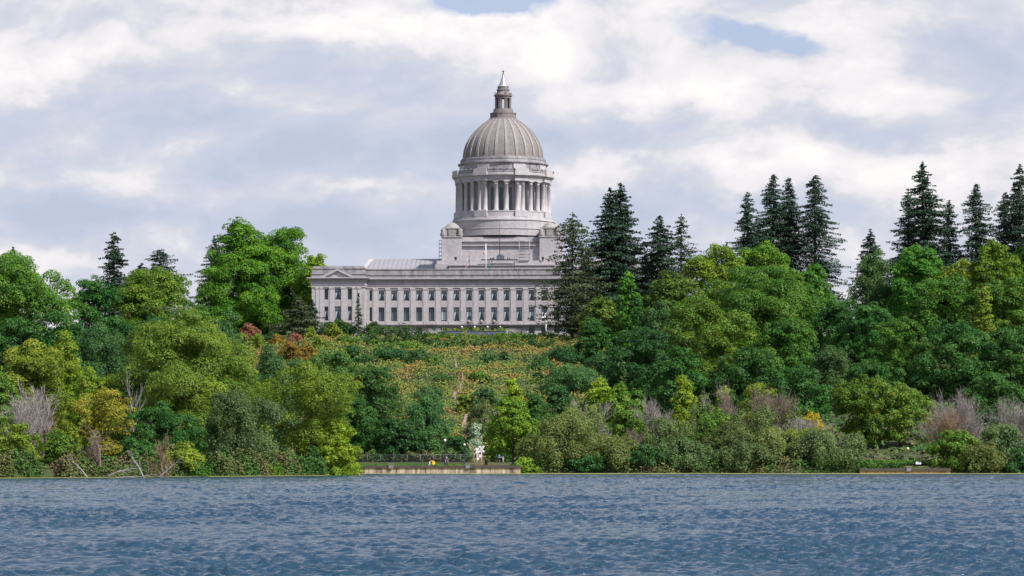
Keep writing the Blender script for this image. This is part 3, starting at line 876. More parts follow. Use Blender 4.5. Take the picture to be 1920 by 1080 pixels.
# stepped ledges and square base
b = MB(); b.box(-22.4, 21.5, -25, 22, zd(512, -25), zd(495, -25)); b.box(-21.9, 21, -24.5, 21.5, zd(495, -25), zd(493.6, -25))
b.box(-17.5, 18.5, -27, -25.01, zd(512, -27), zd(498, -27)); b.box(-17.9, 18.9, -27.4, -25.01, zd(498, -27), zd(496.6, -27))
b.box(-22.0, 22.0, -23.2, 22, zd(493.5, -25) , zd(488.5, -23)); b.build('stepped_base', M['stone'], cap)
SQ = 20.3; zf = lambda py: zd(py, -SQ)
b = MB()
b.box(-SQ + .8, SQ - .8, -SQ + 1.6, SQ - 1.6, zf(488.5), zf(460.5)); b.box(-SQ + .6, SQ - .6, -SQ + .9, SQ - .9, zf(460.5), zf(458.5))
b.box(-SQ + 1.2, SQ - 1.2, -SQ + 1.9, SQ - 1.9, zf(458.5), zf(452.5)); b.box(-SQ + .6, SQ - .6, -SQ + 1.2, SQ - 1.2, zf(452.5), zf(451))
b.box(-SQ + 1.8, SQ - 1.8, -SQ + 2.5, SQ - 2.5, zf(451), zf(446.5)); b.box(-SQ + 2.4, SQ - 2.4, -SQ + 3.2, SQ - 3.2, zf(446.5), zf(443))
b.build('square_base', M['stone'], cap)
TW = 3.45
for sx in (-1, 1):
    for sy in (-1, 1):
        cx_, cy_ = sx * (SQ - TW + .15), sy * (SQ - TW + .15); zt_ = (lambda py: zd(py, cy_))
        b = MB(); b.box(cx_ - TW, cx_ + TW, cy_ - TW, cy_ + TW, zt_(489.5), zt_(446)); b.box(cx_ - TW - .25, cx_ + TW + .25, cy_ - TW - .25, cy_ + TW + .25, zt_(446), zt_(444.3))
        tr_ = b.build('turret', M['stone'], cap)
        b = MB(); w_ = TW * .86
        b.box(cx_ - w_, cx_ + w_, cy_ - w_, cy_ + w_, zt_(444.3), zt_(430)); b.box(cx_ - w_ - .3, cx_ + w_ + .3, cy_ - w_ - .3, cy_ + w_ + .3, zt_(430), zt_(428))
        for q_ in (-1, 1):
            b.lathe([(.9, zt_(444.2)), (1.15, zt_(440)), (.7, zt_(436)), (.95, zt_(432)), (.5, zt_(430.2))], 10, cx_ + q_ * w_ * .98, cy_ - w_ * .98)
        b.box(cx_ - 1.1, cx_ + 1.1, cy_ - w_ - .35, cy_ - w_ - .01, zt_(443), zt_(431.5))
        b.lathe([(w_ * .98, zt_(428) - .01), (w_ * .86, zt_(425)), (w_ * .62, zt_(421.5)), (w_ * .36, zt_(418.6)), (.15, zt_(416.6))], 20, cx_, cy_)
        b.build('turret_cap', M['stone_turret'], tr_)
# round stages under the drum
b = MB(); prof = [(98, 447), (98, 436.8), (97, 436.6), (97, 435.2), (98.2, 435), (98.2, 433.6), (96.6, 433.4), (96.6, 419.5), (98, 419), (98, 417.4), (95.5, 416.8), (94.5, 412.5), (92.5, 412.2)]
b.lathe([(R_(r), zd(p)) for r, p in prof], 96, smooth=False); b.build('round_stage', M['stone'], cap)
b = MB(); b.lathe([(R_(91.5), zd(412.2)), (R_(91.5), zd(403)), (R_(92.2), zd(402.8)), (R_(92.2), zd(401.2)), (R_(80), zd(401.1))], 96, smooth=False); b.build('pedestal_ring', M['stone_smooth'], cap)
b = MB(); b.lathe([(R_(75.5), zd(401.2)), (R_(75.5), zd(346))], 72, smooth=False); b.build('drum_wall', M['stone_smooth'], cap)
ANG = [6.3, 20.4, 27.7, 39.0, 51.0, 62.3, 69.6, 83.7]
colm = None
hcol = zd(346.2) - zd(401.2)
for qd in range(4):
    for a in ANG:
        t = math.radians(a + 90 * qd - 90)
        if colm is None:
            b = MB(); b.box(-.92, .92, -.92, .92, 0, .3)
            b.lathe([(.92, .3), (.92, .5), (.80, .65), (.80, hcol * .3), (.70, hcol - 1.15), (.78, hcol - 1.1), (.72, hcol - 1.0), (.78, hcol - .5), (.95, hcol - .3)], 14)
            b.box(-.95, .95, -.95, .95, hcol - .3, hcol); colm = b.build('column', M['stone_smooth'], cap); c = colm
        else:
            c = colm.copy(); COL.objects.link(c); c.parent = cap
        c.location = (R_(85.2) * math.cos(t), R_(85.2) * math.sin(t), zd(401.2)); c.rotation_euler = (0, 0, t)
# buttress piers between the groups of columns, in plan just behind a pair
for qd in range(4):
    for a in (24.0, 66.0):
        t = math.radians(a + 90 * qd - 90); b = MB(); b.box(R_(73), R_(86.5), -1.25, 1.25, zd(401.1), zd(346.1))
        o_ = b.build('buttress', M['stone_smooth'], cap); o_.rotation_euler = (0, 0, t)
        b = MB(); b.box(R_(88), R_(94.2), -2.4, 2.4, zd(412), zd(401.3)); o_ = b.build('pedestal_block', M['stone_smooth'], cap); o_.rotation_euler = (0, 0, t)
        b = MB(); b.box(R_(84), R_(92.6), -2.35, 2.35, zd(346), zd(337.2)); b.box(R_(84), R_(97.2), -2.7, 2.7, zd(336), zd(330)); b.box(R_(86), R_(96.6), -2.5, 2.5, zd(330), zd(323.6))
        o_ = b.build('entablature_block', M['stone_smooth'], cap); o_.rotation_euler = (0, 0, t)
# tall drum windows
wz0, wz1 = zd(400.5), zd(357.5)
for qd in range(4):
    for a, w_ in ((0, 1.55), (-12.6, 1.2), (12.6, 1.2), (45, 1.2), (33.4, .8), (56.6, .8)):
        t = math.radians(a + 90 * qd - 90)
        b = MB(); b.box(R_(75.6), R_(76.6), -w_ / 2 - .18, -w_ / 2, wz0, wz1 + .2); b.box(R_(75.6), R_(76.6), w_ / 2, w_ / 2 + .18, wz0, wz1 + .2); b.box(R_(75.6), R_(76.6), -w_ / 2, w_ / 2, wz1, wz1 + .2)
        f_ = b.build('drum_window', M['stone_smooth'], cap); f_.rotation_euler = (0, 0, t)
        b = MB(); b.box(R_(75.3), R_(75.9), -w_ / 2, w_ / 2, wz0, wz1)
        for i in range(5):
            zz_ = wz0 + (wz1 - wz0) * (i + .5) / 5; b.box(R_(75.91), R_(76.1), -w_ / 2, w_ / 2, zz_ - .05, zz_ + .05)
        b.build('pane', M['glass_teal'] if a in (0, 12.6, -12.6) else M['glass_grey'], f_)
b = MB(); b.lathe([(R_(74), zd(346.1)), (R_(89.5), zd(346)), (R_(89.5), zd(342.4)), (R_(90.2), zd(342.2)), (R_(90.2), zd(338)), (R_(91.5), zd(337.5)), (R_(95.6), zd(335.2)), (R_(95.8), zd(332)), (R_(93.5), zd(331.8)), (R_(93.5), zd(330)), (R_(80), zd(329.9))], 96, smooth=False)
b.build('entablature', M['stone_smooth'], cap)
b = MB(); b.lathe([(R_(92.8), zd(330)), (R_(94.2), zd(329.5)), (R_(94.2), zd(325.6)), (R_(95), zd(325.4)), (R_(95), zd(324.2)), (R_(91), zd(324.1)), (R_(91), zd(329.9))], 96, smooth=False, cap=False)
for k in range(48):
    a = 2 * math.pi * k / 48; b.box(R_(94) * math.cos(a) - .3, R_(94) * math.cos(a) + .3, R_(94) * math.sin(a) - .3, R_(94) * math.sin(a) + .3, zd(324.2), zd(322.8))
b.build('balustrade', M['stone_dark'] if False else M['stone_weathered'], cap)
b = MB(); b.lathe([(R_(81.5), zd(330.2)), (R_(81.5), zd(313.5)), (R_(83.2), zd(312.5)), (R_(85), zd(310.8)), (R_(85), zd(309)), (R_(80.5), zd(308.6)), (R_(79.8), zd(304.5)), (R_(80.4), zd(304)), (R_(80.4), zd(301.5)), (R_(77.6), zd(300.8)), (R_(77.6), zd(298.6)), (R_(75), zd(298.2))], 96, smooth=False)
b.build('attic_drum', M['stone_weathered'], cap)
for qd in range(4):
    for a in (24.0, 66.0):
        t = math.radians(a + 90 * qd - 90); b = MB(); b.box(R_(78), R_(83.2), -2.2, 2.2, zd(330), zd(314)); o_ = b.build('attic_pier', M['stone_smooth'], cap); o_.rotation_euler = (0, 0, t)
# dome
DP = [(75.2, 298.3), (75.3, 294), (74.6, 287), (73.2, 281), (71.4, 275), (68.6, 268), (64.8, 261), (60.4, 254.5), (54.2, 247), (47.0, 240), (40.0, 234), (33.5, 229), (27.5, 225.4)]
b = MB(); b.lathe([(R_(r * .985), zd(p)) for r, p in DP], 96, cap=True); dome = b.build('dome', M['stone_dome'], cap)
rib = None
for k in range(24):
    t = math.radians(-90 + 7.4 + 15 * k)
    if rib is None:
        b = MB(); n = len(DP); vs = []
        for r, p in DP:
            hw_ = R_(2.5) * (.45 + .55 * r / 75)
            r0 = R_(r * .975); r1 = R_(r) + .07
            vs += [(r0, -hw_, zd(p)), (r1, -hw_, zd(p) + .05), (r1, hw_, zd(p) + .05), (r0, hw_, zd(p))]
        fs = []
        for i in range(n - 1):
            for q_ in range(3): fs.append((i * 4 + q_, i * 4 + q_ + 1, i * 4 + q_ + 5, i * 4 + q_ + 4))
        b.add(vs, fs); rib = b.build('rib', M['stone_rib'], dome); c = rib
    else: c = rib.copy(); COL.objects.link(c); c.parent = dome
    c.rotation_euler = (0, 0, t)
# lantern
b = MB(); b.lathe([(R_(28.6), zd(227)), (R_(28.6), zd(225.4)), (R_(27), zd(223.6)), (R_(24.6), zd(222.6)), (R_(24.2), zd(214.5)), (R_(25), zd(214.2)), (R_(25), zd(212.6)), (R_(19), zd(211.8)), (R_(18.4), zd(206.5)), (R_(17.8), zd(206)), (R_(17.8), zd(204.6))], 16, smooth=False)
lan = b.build('lantern', M['stone_dark'], cap)
b = None
for k in range(8):
    t = math.radians(-90 + 22.5 + 45 * k)
    if b is None:
        b = MB(); z0 = zd(204.6); z1 = zd(184.5)
        b.box(R_(10.4), R_(12.2), -.34, .34, z0, z1); b.lathe([(.30, z0), (.25, z0 + .3), (.22, z1 - .5), (.32, z1 - .02)], 10, R_(14.4), -.32); b.lathe([(.30, z0), (.25, z0 + .3), (.22, z1 - .5), (.32, z1 - .02)], 10, R_(14.4), .32)
        lp = b.build('lantern_pier', M['stone_dark'], lan); c = lp
    else: c = lp.copy(); COL.objects.link(c); c.parent = lan
    c.rotation_euler = (0, 0, t)
b = MB(); b.lathe([(R_(15.4), zd(184.6)), (R_(15.4), zd(181.6)), (R_(17.4), zd(180.5)), (R_(17.6), zd(178.6)), (R_(14.6), zd(178)), (R_(13.4), zd(175.4)), (R_(12), zd(174.8)), (R_(11.4), zd(170.4)), (R_(12.6), zd(169.4)), (R_(12.4), zd(168)), (R_(10.4), zd(167.6)), (R_(10.4), zd(163.8)), (R_(11), zd(163.4)), (R_(10.9), zd(162.4))], 16, smooth=False)
for k in range(8):
    t = math.radians(-90 + 22.5 + 45 * k); b.box(R_(15.6) * math.cos(t) - .25, R_(15.6) * math.cos(t) + .25, R_(15.6) * math.sin(t) - .25, R_(15.6) * math.sin(t) + .25, zd(178.5), zd(174.8))
b.build('lantern_crown', M['stone_dark'], lan)
b = MB(); b.lathe([(R_(10.2), zd(162.4)), (R_(8.4), zd(160)), (R_(6.2), zd(155.5)), (R_(4.2), zd(150)), (R_(2.4), zd(144)), (R_(1.5), zd(139.2))], 24); b.build('spire', M['silver'], lan)
b = MB(); b.lathe([(.26, zd(139.3)), (.42, zd(138.6)), (.2, zd(138)), (.14, zd(135.6)), (.36, zd(134.6)), (.36, zd(133.6)), (.1, zd(132.8)), (.05, zd(131))], 10); b.build('finial', M['iron'], lan)

# roof clutter in front of the dome, each a thing of its own
def mast_thing():
    p = P(937, 488, 1104); t_ = empty('roof_mast', p, 0, 'thin dark mast rising from dark equipment at the foot of the dome', 'mast')
    b = MB(); hh_ = (488 - 418) * 1104 / F; b.tube([(0, 0, 1.2), (0, 0, hh_ * .5), (0, 0, hh_)], [.17, .12, .06], 6); b.build('pole', M['iron'], t_)
    b = MB(); b.box(-1.1, 1.6, -.6, .6, .35, 1.6); b.box(-.6, .9, -.5, .5, 1.6, 2.0); b.build('equipment_box', M['glass_grey'], t_)
    b = MB(); b.box(-6.5, 6.2, -.9, .9, 0, .3)
    for x_ in (-3.4, -2.6, -2.2, 2.6, 3.2): b.box(x_, x_ + .3, -.2, .2, .3, .9)
    b.tube([(-3.2, 0, .3), (-2.0, 0, 1.0)], .1, 5); b.build('platform', M['iron'], t_)
mast_thing()
def scaffold(px0, px1, y0, y1, D, label, lev):
    p = P((px0 + px1) / 2, y1, D); w_ = (px1 - px0) * D / F; h_ = (y1 - y0) * D / F
    t_ = empty('scaffolding', p, 0, label, 'scaffolding')
    b = MB()
    for x_ in (-w_ / 2, w_ / 2):
        for y_ in (-.6, .6): b.tube([(x_, y_, 0), (x_, y_, h_)], .07, 5)
    for i in range(lev):
        z_ = h_ * (i + 1) / lev - .1
        for y_ in (-.6, .6): b.tube([(-w_ / 2, y_, z_), (w_ / 2, y_, z_)], .05, 4)
        for x_ in (-w_ / 2, w_ / 2): b.tube([(x_, -.6, z_), (x_, .6, z_)], .05, 4)
    b.build('frame', M['silver'], t_)
    b = MB()
    for i in range(lev): z_ = h_ * (i + .0) / lev; b.box(-w_ / 2, w_ / 2, -.5, .5, z_ + .02, z_ + .1)
    b.build('deck', M['coping2'], t_)
scaffold(973.5, 992.5, 452, 488.6, 1106.5, 'light metal scaffold against the square base right of the mast', 6)
scaffold(823.4, 828.0, 450, 487, 1112, 'narrow scaffold beside the left turret of the dome', 5)
for px_, lb in ((854.5, 'left'), (1018, 'right')):
    p = P(px_, 488, 1106.0); t_ = empty('floodlight', p, 0, 'small dark floodlight at the foot of the %s turret' % lb, 'floodlight', 'floodlights by the turrets')
    b = MB(); b.box(-.25, .25, -.2, .2, 0, .5); b.build('bracket', M['iron'], t_)
    b = MB(); b.box(-.5, .4, -.45, .35, .45, 1.15); b.build('lamp_head', M['iron'], t_)

# flags
def flagmat_us():
    m, gg, o = mat_new('red_white_striped_cloth'); b = gg.n('ShaderNodeBsdfPrincipled'); t = gg.n('ShaderNodeUVMap'); t.uv_map = 'flag'
    X, Y, Z = gg.sep(t.outputs[0])
    st = gg.m('GREATER_THAN', gg.m('FRACT', gg.m('MULTIPLY', Y, 6.5)), .5)
    c = gg.mix(st, (.55, .04, .06, 1), (.75, .72, .72, 1))
    cn = gg.m('MULTIPLY', gg.m('LESS_THAN', X, .4), gg.m('GREATER_THAN', Y, .46))
    # small white stars in staggered rows
    sx_ = gg.m('SUBTRACT', gg.m('FRACT', gg.m('MULTIPLY', X, 15)), .5); sy_ = gg.m('SUBTRACT', gg.m('FRACT', gg.m('MULTIPLY', Y, 10)), .5)
    rr = gg.m('ADD', gg.m('MULTIPLY', sx_, sx_), gg.m('MULTIPLY', sy_, sy_)); star = gg.m('LESS_THAN', rr, .06)
    cc = gg.mix(star, (.03, .05, .16, 1), (.75, .75, .75, 1))
    c = gg.mix(cn, c, cc); gg.l(c, b.inputs['Base Color']); b.inputs['Roughness'].default_value = .8; gg.l(b.outputs[0], o.inputs[0]); return m
M['flag_us'] = flagmat_us()
M['flag_green'] = simple('green_flag_cloth', (.01, .20, .075), .8, 0, .15, 2)
def flag(px, ytop, ybot, D, name, label, cat, w_, h_, mat, pole_mat, pole_r, f_top, lean=0.0, side=1, group=None):
    p = P(px, ybot, D); H_ = (ybot - ytop) * D / F
    t_ = empty(name, p, 0, label, cat, group)
    b = MB(); b.tube([(0, 0, -2), (0, 0, H_ * .5), (0, 0, H_)], [pole_r * 1.2, pole_r, pole_r * .7], 7); b.build('pole', pole_mat, t_)
    b = MB(); b.lathe([(.05, H_), (.16, H_ + .12), (.05, H_ + .26)], 8); b.build('finial', pole_mat, t_)
    if mat is None: return
    # limp cloth: hangs in folds from the upper corner
    n, k = 16, 14; X = np.zeros((n, k)); Y = X.copy(); Z = X.copy()
    u = np.linspace(0, 1, k)[None, :]; v_ = np.linspace(0, 1, n)[:, None]
    zt_ = H_ * f_top
    X[:] = side * (.12 + u * w_ * (.30 + .25 * v_) ); Y[:] = .22 * np.sin(u * 9 + v_ * 2) * u
    Z[:] = zt_ - v_ * h_ - u * w_ * .82 * (1 - .25 * v_)
    me = grid_mesh('cloth', X, Y, Z); uvl = me.uv_layers.new(name='flag'); vi = np.zeros(len(me.loops), dtype=np.int32); me.loops.foreach_get('vertex_index', vi)
    uv = np.stack([np.broadcast_to(u, (n, k)).ravel(), 1 - np.broadcast_to(v_, (n, k)).ravel()], -1)[vi]; uvl.data.foreach_set('uv', uv.ravel().astype(np.float32))
    link('cloth', me, mat, t_)
flag(911, 457.5, 510, 1068, 'flagpole', 'tall white flagpole with a limp red and white striped flag near its top', 'flagpole', 2.6, 1.7, M['flag_us'], M['white'], .17, .90, side=-1)
flag(880, 481, 510, 1066, 'flagpole', 'short dark flagpole with a drooping striped flag left of the white flagpole', 'flagpole', 2.8, 2.0, M['flag_us'], M['iron'], .08, .86, side=-1)
flag(922.5, 490, 510, 1066, 'flagpole', 'short dark flagpole with a limp green flag right of the white flagpole', 'flagpole', 2.4, 1.5, M['flag_green'], M['iron'], .07, .97, side=-1)
flag(964.5, 481, 510, 1066, 'flagpole', 'bare dark flagpole without a flag above the courthouse parapet', 'flagpole', 1, 1, None, M['iron'], .08, .9)

# ------------------------------------------------------------------ terrace, drive and things by the courthouse
def wpx(px, D): return (px - 960) * D / F
b = MB(); n = 20
for i in range(n):
    x0 = wpx(596, 1000) + i * 1.1; x1 = x0 + 1.1
    b.add([(x0, 994, tz(x0, 994) + .16), (x1, 994, tz(x1, 994) + .16), (x1, 1004, tz(x1, 1004) + .30), (x0, 1004, tz(x0, 1004) + .30)], [(0, 1, 2, 3)])
tag(b.build('road', M['asphalt']), 'grey driveway showing in front of the left pavilion', 'driveway', kind='structure')
t_ = empty('terrace_planter', (wpx(889, 1000), 1000, tz(wpx(889, 1000), 1000)), 0, 'slate blue retaining planter in front of the courthouse doors', 'planter')
w_ = 57.5 * 1000 / F; zt_ = P(0, 621, 1000).z - t_.location.z
b = MB(); b.box(-w_, w_, -.4, .4, -1, zt_); b.box(-w_ - .15, w_ + .15, -.5, .5, zt_, zt_ + .12); b.build('planter_wall', M['planter'], t_)
b = MB(); b.box(-w_ + .3, w_ - .3, .41, 1.6, -1, zt_ - .2); b.build('soil', M['dirt'], t_)
for pxa, pxb, lb in ((804, 831, 'low pale terrace wall left of the slate planter'), (948, 978, 'low pale terrace wall right of the slate planter')):
    xm = wpx((pxa + pxb) / 2, 1004); zz_ = tz(xm, 1004); w_ = (pxb - pxa) / 2 * 1004 / F
    t_ = empty('terrace_wall', (xm, 1004, zz_), 0, lb, 'wall', 'terrace walls'); zt_ = P(0, 617.5, 1004).z - zz_
    b = MB(); b.box(-w_, w_, -.3, .3, -1, zt_); b.build('wall', M['stone'], t_); b = MB(); b.box(-w_ - .1, w_ + .1, -.4, .4, zt_, zt_ + .15); b.build('coping', M['stone_smooth'], t_)
for i, px_ in enumerate((866, 890, 914.3, 938.4)):
    xm = wpx(px_, 1010); zz_ = tz(xm, 1010)
    t_ = empty('globe_lamp', (xm, 1010, zz_), 0, ['white globe lamp on a short post, first from the left before the courthouse doors', 'white globe lamp on a short post, second from the left before the courthouse doors', 'white globe lamp on a short post, third from the left before the courthouse doors', 'white globe lamp on a short post, furthest right before the courthouse doors'][i], 'lamp', 'globe lamps before the courthouse doors')
    zt_ = P(0, 613.2, 1010).z - zz_
    b = MB(); b.tube([(0, 0, -.2), (0, 0, zt_ - .3)], .07, 6); b.build('post', M['iron'], t_)
    b = MB(); b.lathe([(.06, zt_ - .33), (.24, zt_ - .2), (.33, zt_), (.24, zt_ + .22), (.05, zt_ + .32)], 12); b.build('globe', M['globe'], t_)
p = P(829, 617.5, 1004); t_ = empty('bronze_statue', (p.x, p.y, p.z), 0, 'small dark bronze group on the left terrace wall', 'statue')
b = MB(); b.lathe([(.55, 0), (.5, .3), (.3, .45), (.32, .7), (.18, .9), (.22, 1.1), (.1, 1.3)], 10, -.1, 0); b.lathe([(.35, 0), (.3, .3), (.15, .5), (.2, .7), (.05, .85)], 8, .55, 0); b.tube([(-.6, 0, .2), (-.3, 0, .8), (0, 0, 1.0)], [.15, .1, .05], 5); b.build('figures', M['bronze'], t_)
t_ = empty('white_sculpture', P(1024, 622, 985), 0, 'white curved metal sculpture half hidden behind the sparse redwood', 'sculpture')
s_ = 985 / F
b = MB(); b.tube([((0) * s_, 0, -1), (-.6 * s_, 0, 8 * s_), (0, 0, 20 * s_), (-3.0 * s_, 0, 27 * s_), (-1.2 * s_, 0, 33 * s_), (1.0 * s_, 0, 37 * s_)], [.22, .20, .22, .36, .25, .06], 8)
b.build('stem', M['white'], t_)
b = MB(); b.tube([(-3.0 * s_, 0, 27 * s_), (-7 * s_, 0, 26.5 * s_), (-10 * s_, 0, 23.5 * s_), (-11.2 * s_, 0, 19.5 * s_)], [.30, .28, .24, .16], 8); b.build('arm', M['white'], t_)

# ------------------------------------------------------------------ small things in the park
def park_lamp(px, yg, D, label, globe_mat, post_mat, gr=.30):
    X = wpx(px, D); zb = max(tz(X, D), 1.32); t_ = empty('street_lamp', (X, D, zb), 0, label, 'street lamp')
    zt_ = P(0, yg, D).z - zb
    b = MB(); b.lathe([(.22, 0), (.20, .5), (.11, .7), (.075, zt_ * .5), (.065, zt_ - .5), (.13, zt_ - .4), (.10, zt_ - .28)], 10); b.build('post', post_mat, t_)
    b = MB(); b.lathe([(.09, zt_ - gr - .02), (gr * .75, zt_ - gr * .62), (gr, zt_), (gr * .75, zt_ + gr * .66), (.04, zt_ + gr)], 16); b.build('globe', globe_mat, t_)
park_lamp(834.3, 825.5, 612, 'white globe street lamp on a dark post behind the standing man', M['globe'], M['iron'], .26)
park_lamp(870.8, 833.8, 628, 'white globe street lamp on a dark post left of the railroad crossing signs', M['globe'], M['iron'], .24)
park_lamp(1702, 841.5, 612, 'cream globe street lamp on an olive post above the low right hand wall', M['globe_warm'], M['olive_post'], .27)

def lettering(txt, size, parent, loc, roty, mat):
    cu = bpy.data.curves.new('lettering', 'FONT'); cu.body = txt; cu.size = size; cu.align_x = 'CENTER'; cu.align_y = 'CENTER'; cu.extrude = .004
    tmp = bpy.data.objects.new('lettering', cu); COL.objects.link(tmp)
    dg = bpy.context.evaluated_depsgraph_get(); me = bpy.data.meshes.new_from_object(tmp.evaluated_get(dg))
    bpy.data.objects.remove(tmp)
    o_ = link('lettering', me, mat, parent); o_.matrix_basis = mathutils_mat(loc, roty); return o_
from mathutils import Matrix
def mathutils_mat(loc, roty): return Matrix.Translation(loc) @ Matrix.Rotation(roty, 4, 'Y') @ Matrix.Rotation(math.radians(90), 4, 'X')
def crossbuck(px, yc, D, w_, label, yaw, plates):
    X = wpx(px, D); zb = tz(X, D); t_ = empty('railroad_crossing_sign', (X, D, zb), yaw, label, 'railroad sign', 'crossbuck signs at the path')
    zc_ = P(0, yc, D).z - zb
    b = MB(); b.tube([(0, .06, -.3), (0, .06, zc_ + .1)], .055, 6); b.build('post', M['white'], t_)
    for k, sg in enumerate((1, -1)):
        a = math.radians(52) * sg; b = MB(); L_ = w_ / 2; hh_ = .19
        dx, dz = math.cos(a), math.sin(a); nx, nz_ = -dz, dx
        pl = [(-dx * L_ - nx * hh_, zc_ - dz * L_ - nz_ * hh_), (dx * L_ - nx * hh_, zc_ + dz * L_ - nz_ * hh_), (dx * L_ + nx * hh_, zc_ + dz * L_ + nz_ * hh_), (-dx * L_ + nx * hh_, zc_ - dz * L_ + nz_ * hh_)]
        b.prism(pl, -.02 - .03 * k, .005 - .03 * k); bl = b.build('blade', M['white'], t_)
        lettering('RAILROAD' if k else 'CROSSING', .19, bl, (0, -.055 if k else -.027, zc_), -a, M['iron'])
    for (dx, z_, pw_, ph_) in plates:
        b = MB(); b.box(dx - pw_ / 2, dx + pw_ / 2, -.04, -.0, zc_ - z_ - ph_, zc_ - z_); b.build('plate', M['white'], t_)
crossbuck(894.6, 845, 641, 1.2, 'narrower railroad crossbuck sign seen turned, left of the bigger one', math.radians(50), [(.15, 1.45, .55, .4)])
crossbuck(903, 842, 639, 1.55, 'larger white railroad crossbuck sign facing the lake beside the path', 0, [(-.25, 1.15, .62, .5), (.0, .55, .2, .5)])
X = wpx(912, 640); t_ = empty('litter_bin', (X, 640, tz(X, 640)), 0, 'dark round litter bin right of the railroad crossing signs', 'bin')
b = MB(); b.lathe([(.30, 0), (.33, .1), (.33, .95), (.36, 1.0), (.36, 1.05)], 14); b.build('drum', M['iron'], t_); b = MB(); b.lathe([(.36, 1.05), (.3, 1.2), (.12, 1.26)], 14); b.build('lid', M['iron'], t_)
X = wpx(1722, 606); t_ = empty('information_board', (X, 606, 1.3), 0, 'small tilted white and blue information board on the grass at the right', 'sign')
b = MB(); b.box(-.06, .06, -.05, .05, 0, .55); b.box(-.4, -.3, -.05, .05, 0, .45); b.box(.3, .4, -.05, .05, 0, .6); b.build('post', M['iron'], t_)
b = MB(); b.add([(-.55, -.35, .45), (.45, -.35, .45), (.6, .35, .85), (-.4, .35, .85), (-.55, -.35, .5), (.45, -.35, .5), (.6, .35, .9), (-.4, .35, .9)], [(0, 3, 2, 1), (4, 5, 6, 7), (0, 1, 5, 4), (1, 2, 6, 5), (2, 3, 7, 6), (3, 0, 4, 7)]); bo = b.build('panel', M['white'], t_)
M['blue_print'] = simple('blue_print', (.12, .2, .5), .5)
b = MB(); b.add([(-.35, -.22, .578), (.3, -.22, .578), (.38, .1, .762), (-.27, .1, .762)], [(0, 1, 2, 3)]); b.build('print', M['blue_print'], bo)

# chain link fences
def fence(px0, px1, ytop, D, label):
    x0, x1 = wpx(px0, D), wpx(px1, D); zb = 1.35; zt_ = P(0, ytop, D).z
    t_ = empty('chain_link_fence', (x0, D, zb), 0, label, 'fence', 'chain link fences'); Hh = zt_ - zb; L_ = x1 - x0
    npst = int(L_ / 3) + 1
    for i in range(npst + 1):
        b = MB(); b.tube([(L_ * i / npst, 0, -.3), (L_ * i / npst, 0, Hh + .03)], .04, 5); b.build('post', M['fence_metal'], t_)
    b = MB(); b.tube([(0, 0, Hh), (L_, 0, Hh)], .03, 5); b.build('top_rail', M['fence_metal'], t_)
    b = MB(); s_ = .16; k = 0
    xx = -Hh
    while xx < L_:
        for dz in (1, -1):
            xa, xb = max(xx, 0), min(xx + Hh, L_)
            if xb > xa:
                za, zb2 = (xa - xx), (xb - xx)
                if dz < 0: za, zb2 = Hh - za, Hh - zb2
                b.add([(xa, .01, za - .006), (xb, .01, zb2 - .006), (xb, .01, zb2 + .006), (xa, .01, za + .006)], [(0, 1, 2, 3)])
        xx += s_
    b.build('wire_mesh', M['fence_metal'], t_)
M['fence_metal'] = simple('dull_galvanised_wire', (.16, .18, .18), .5, .5, .1)
fence(664, 888, 852.3, 644, 'chain link fence behind the seawall lawn')
fence(1612, 1752, 853.0, 636, 'chain link fence behind the right hand lamp')

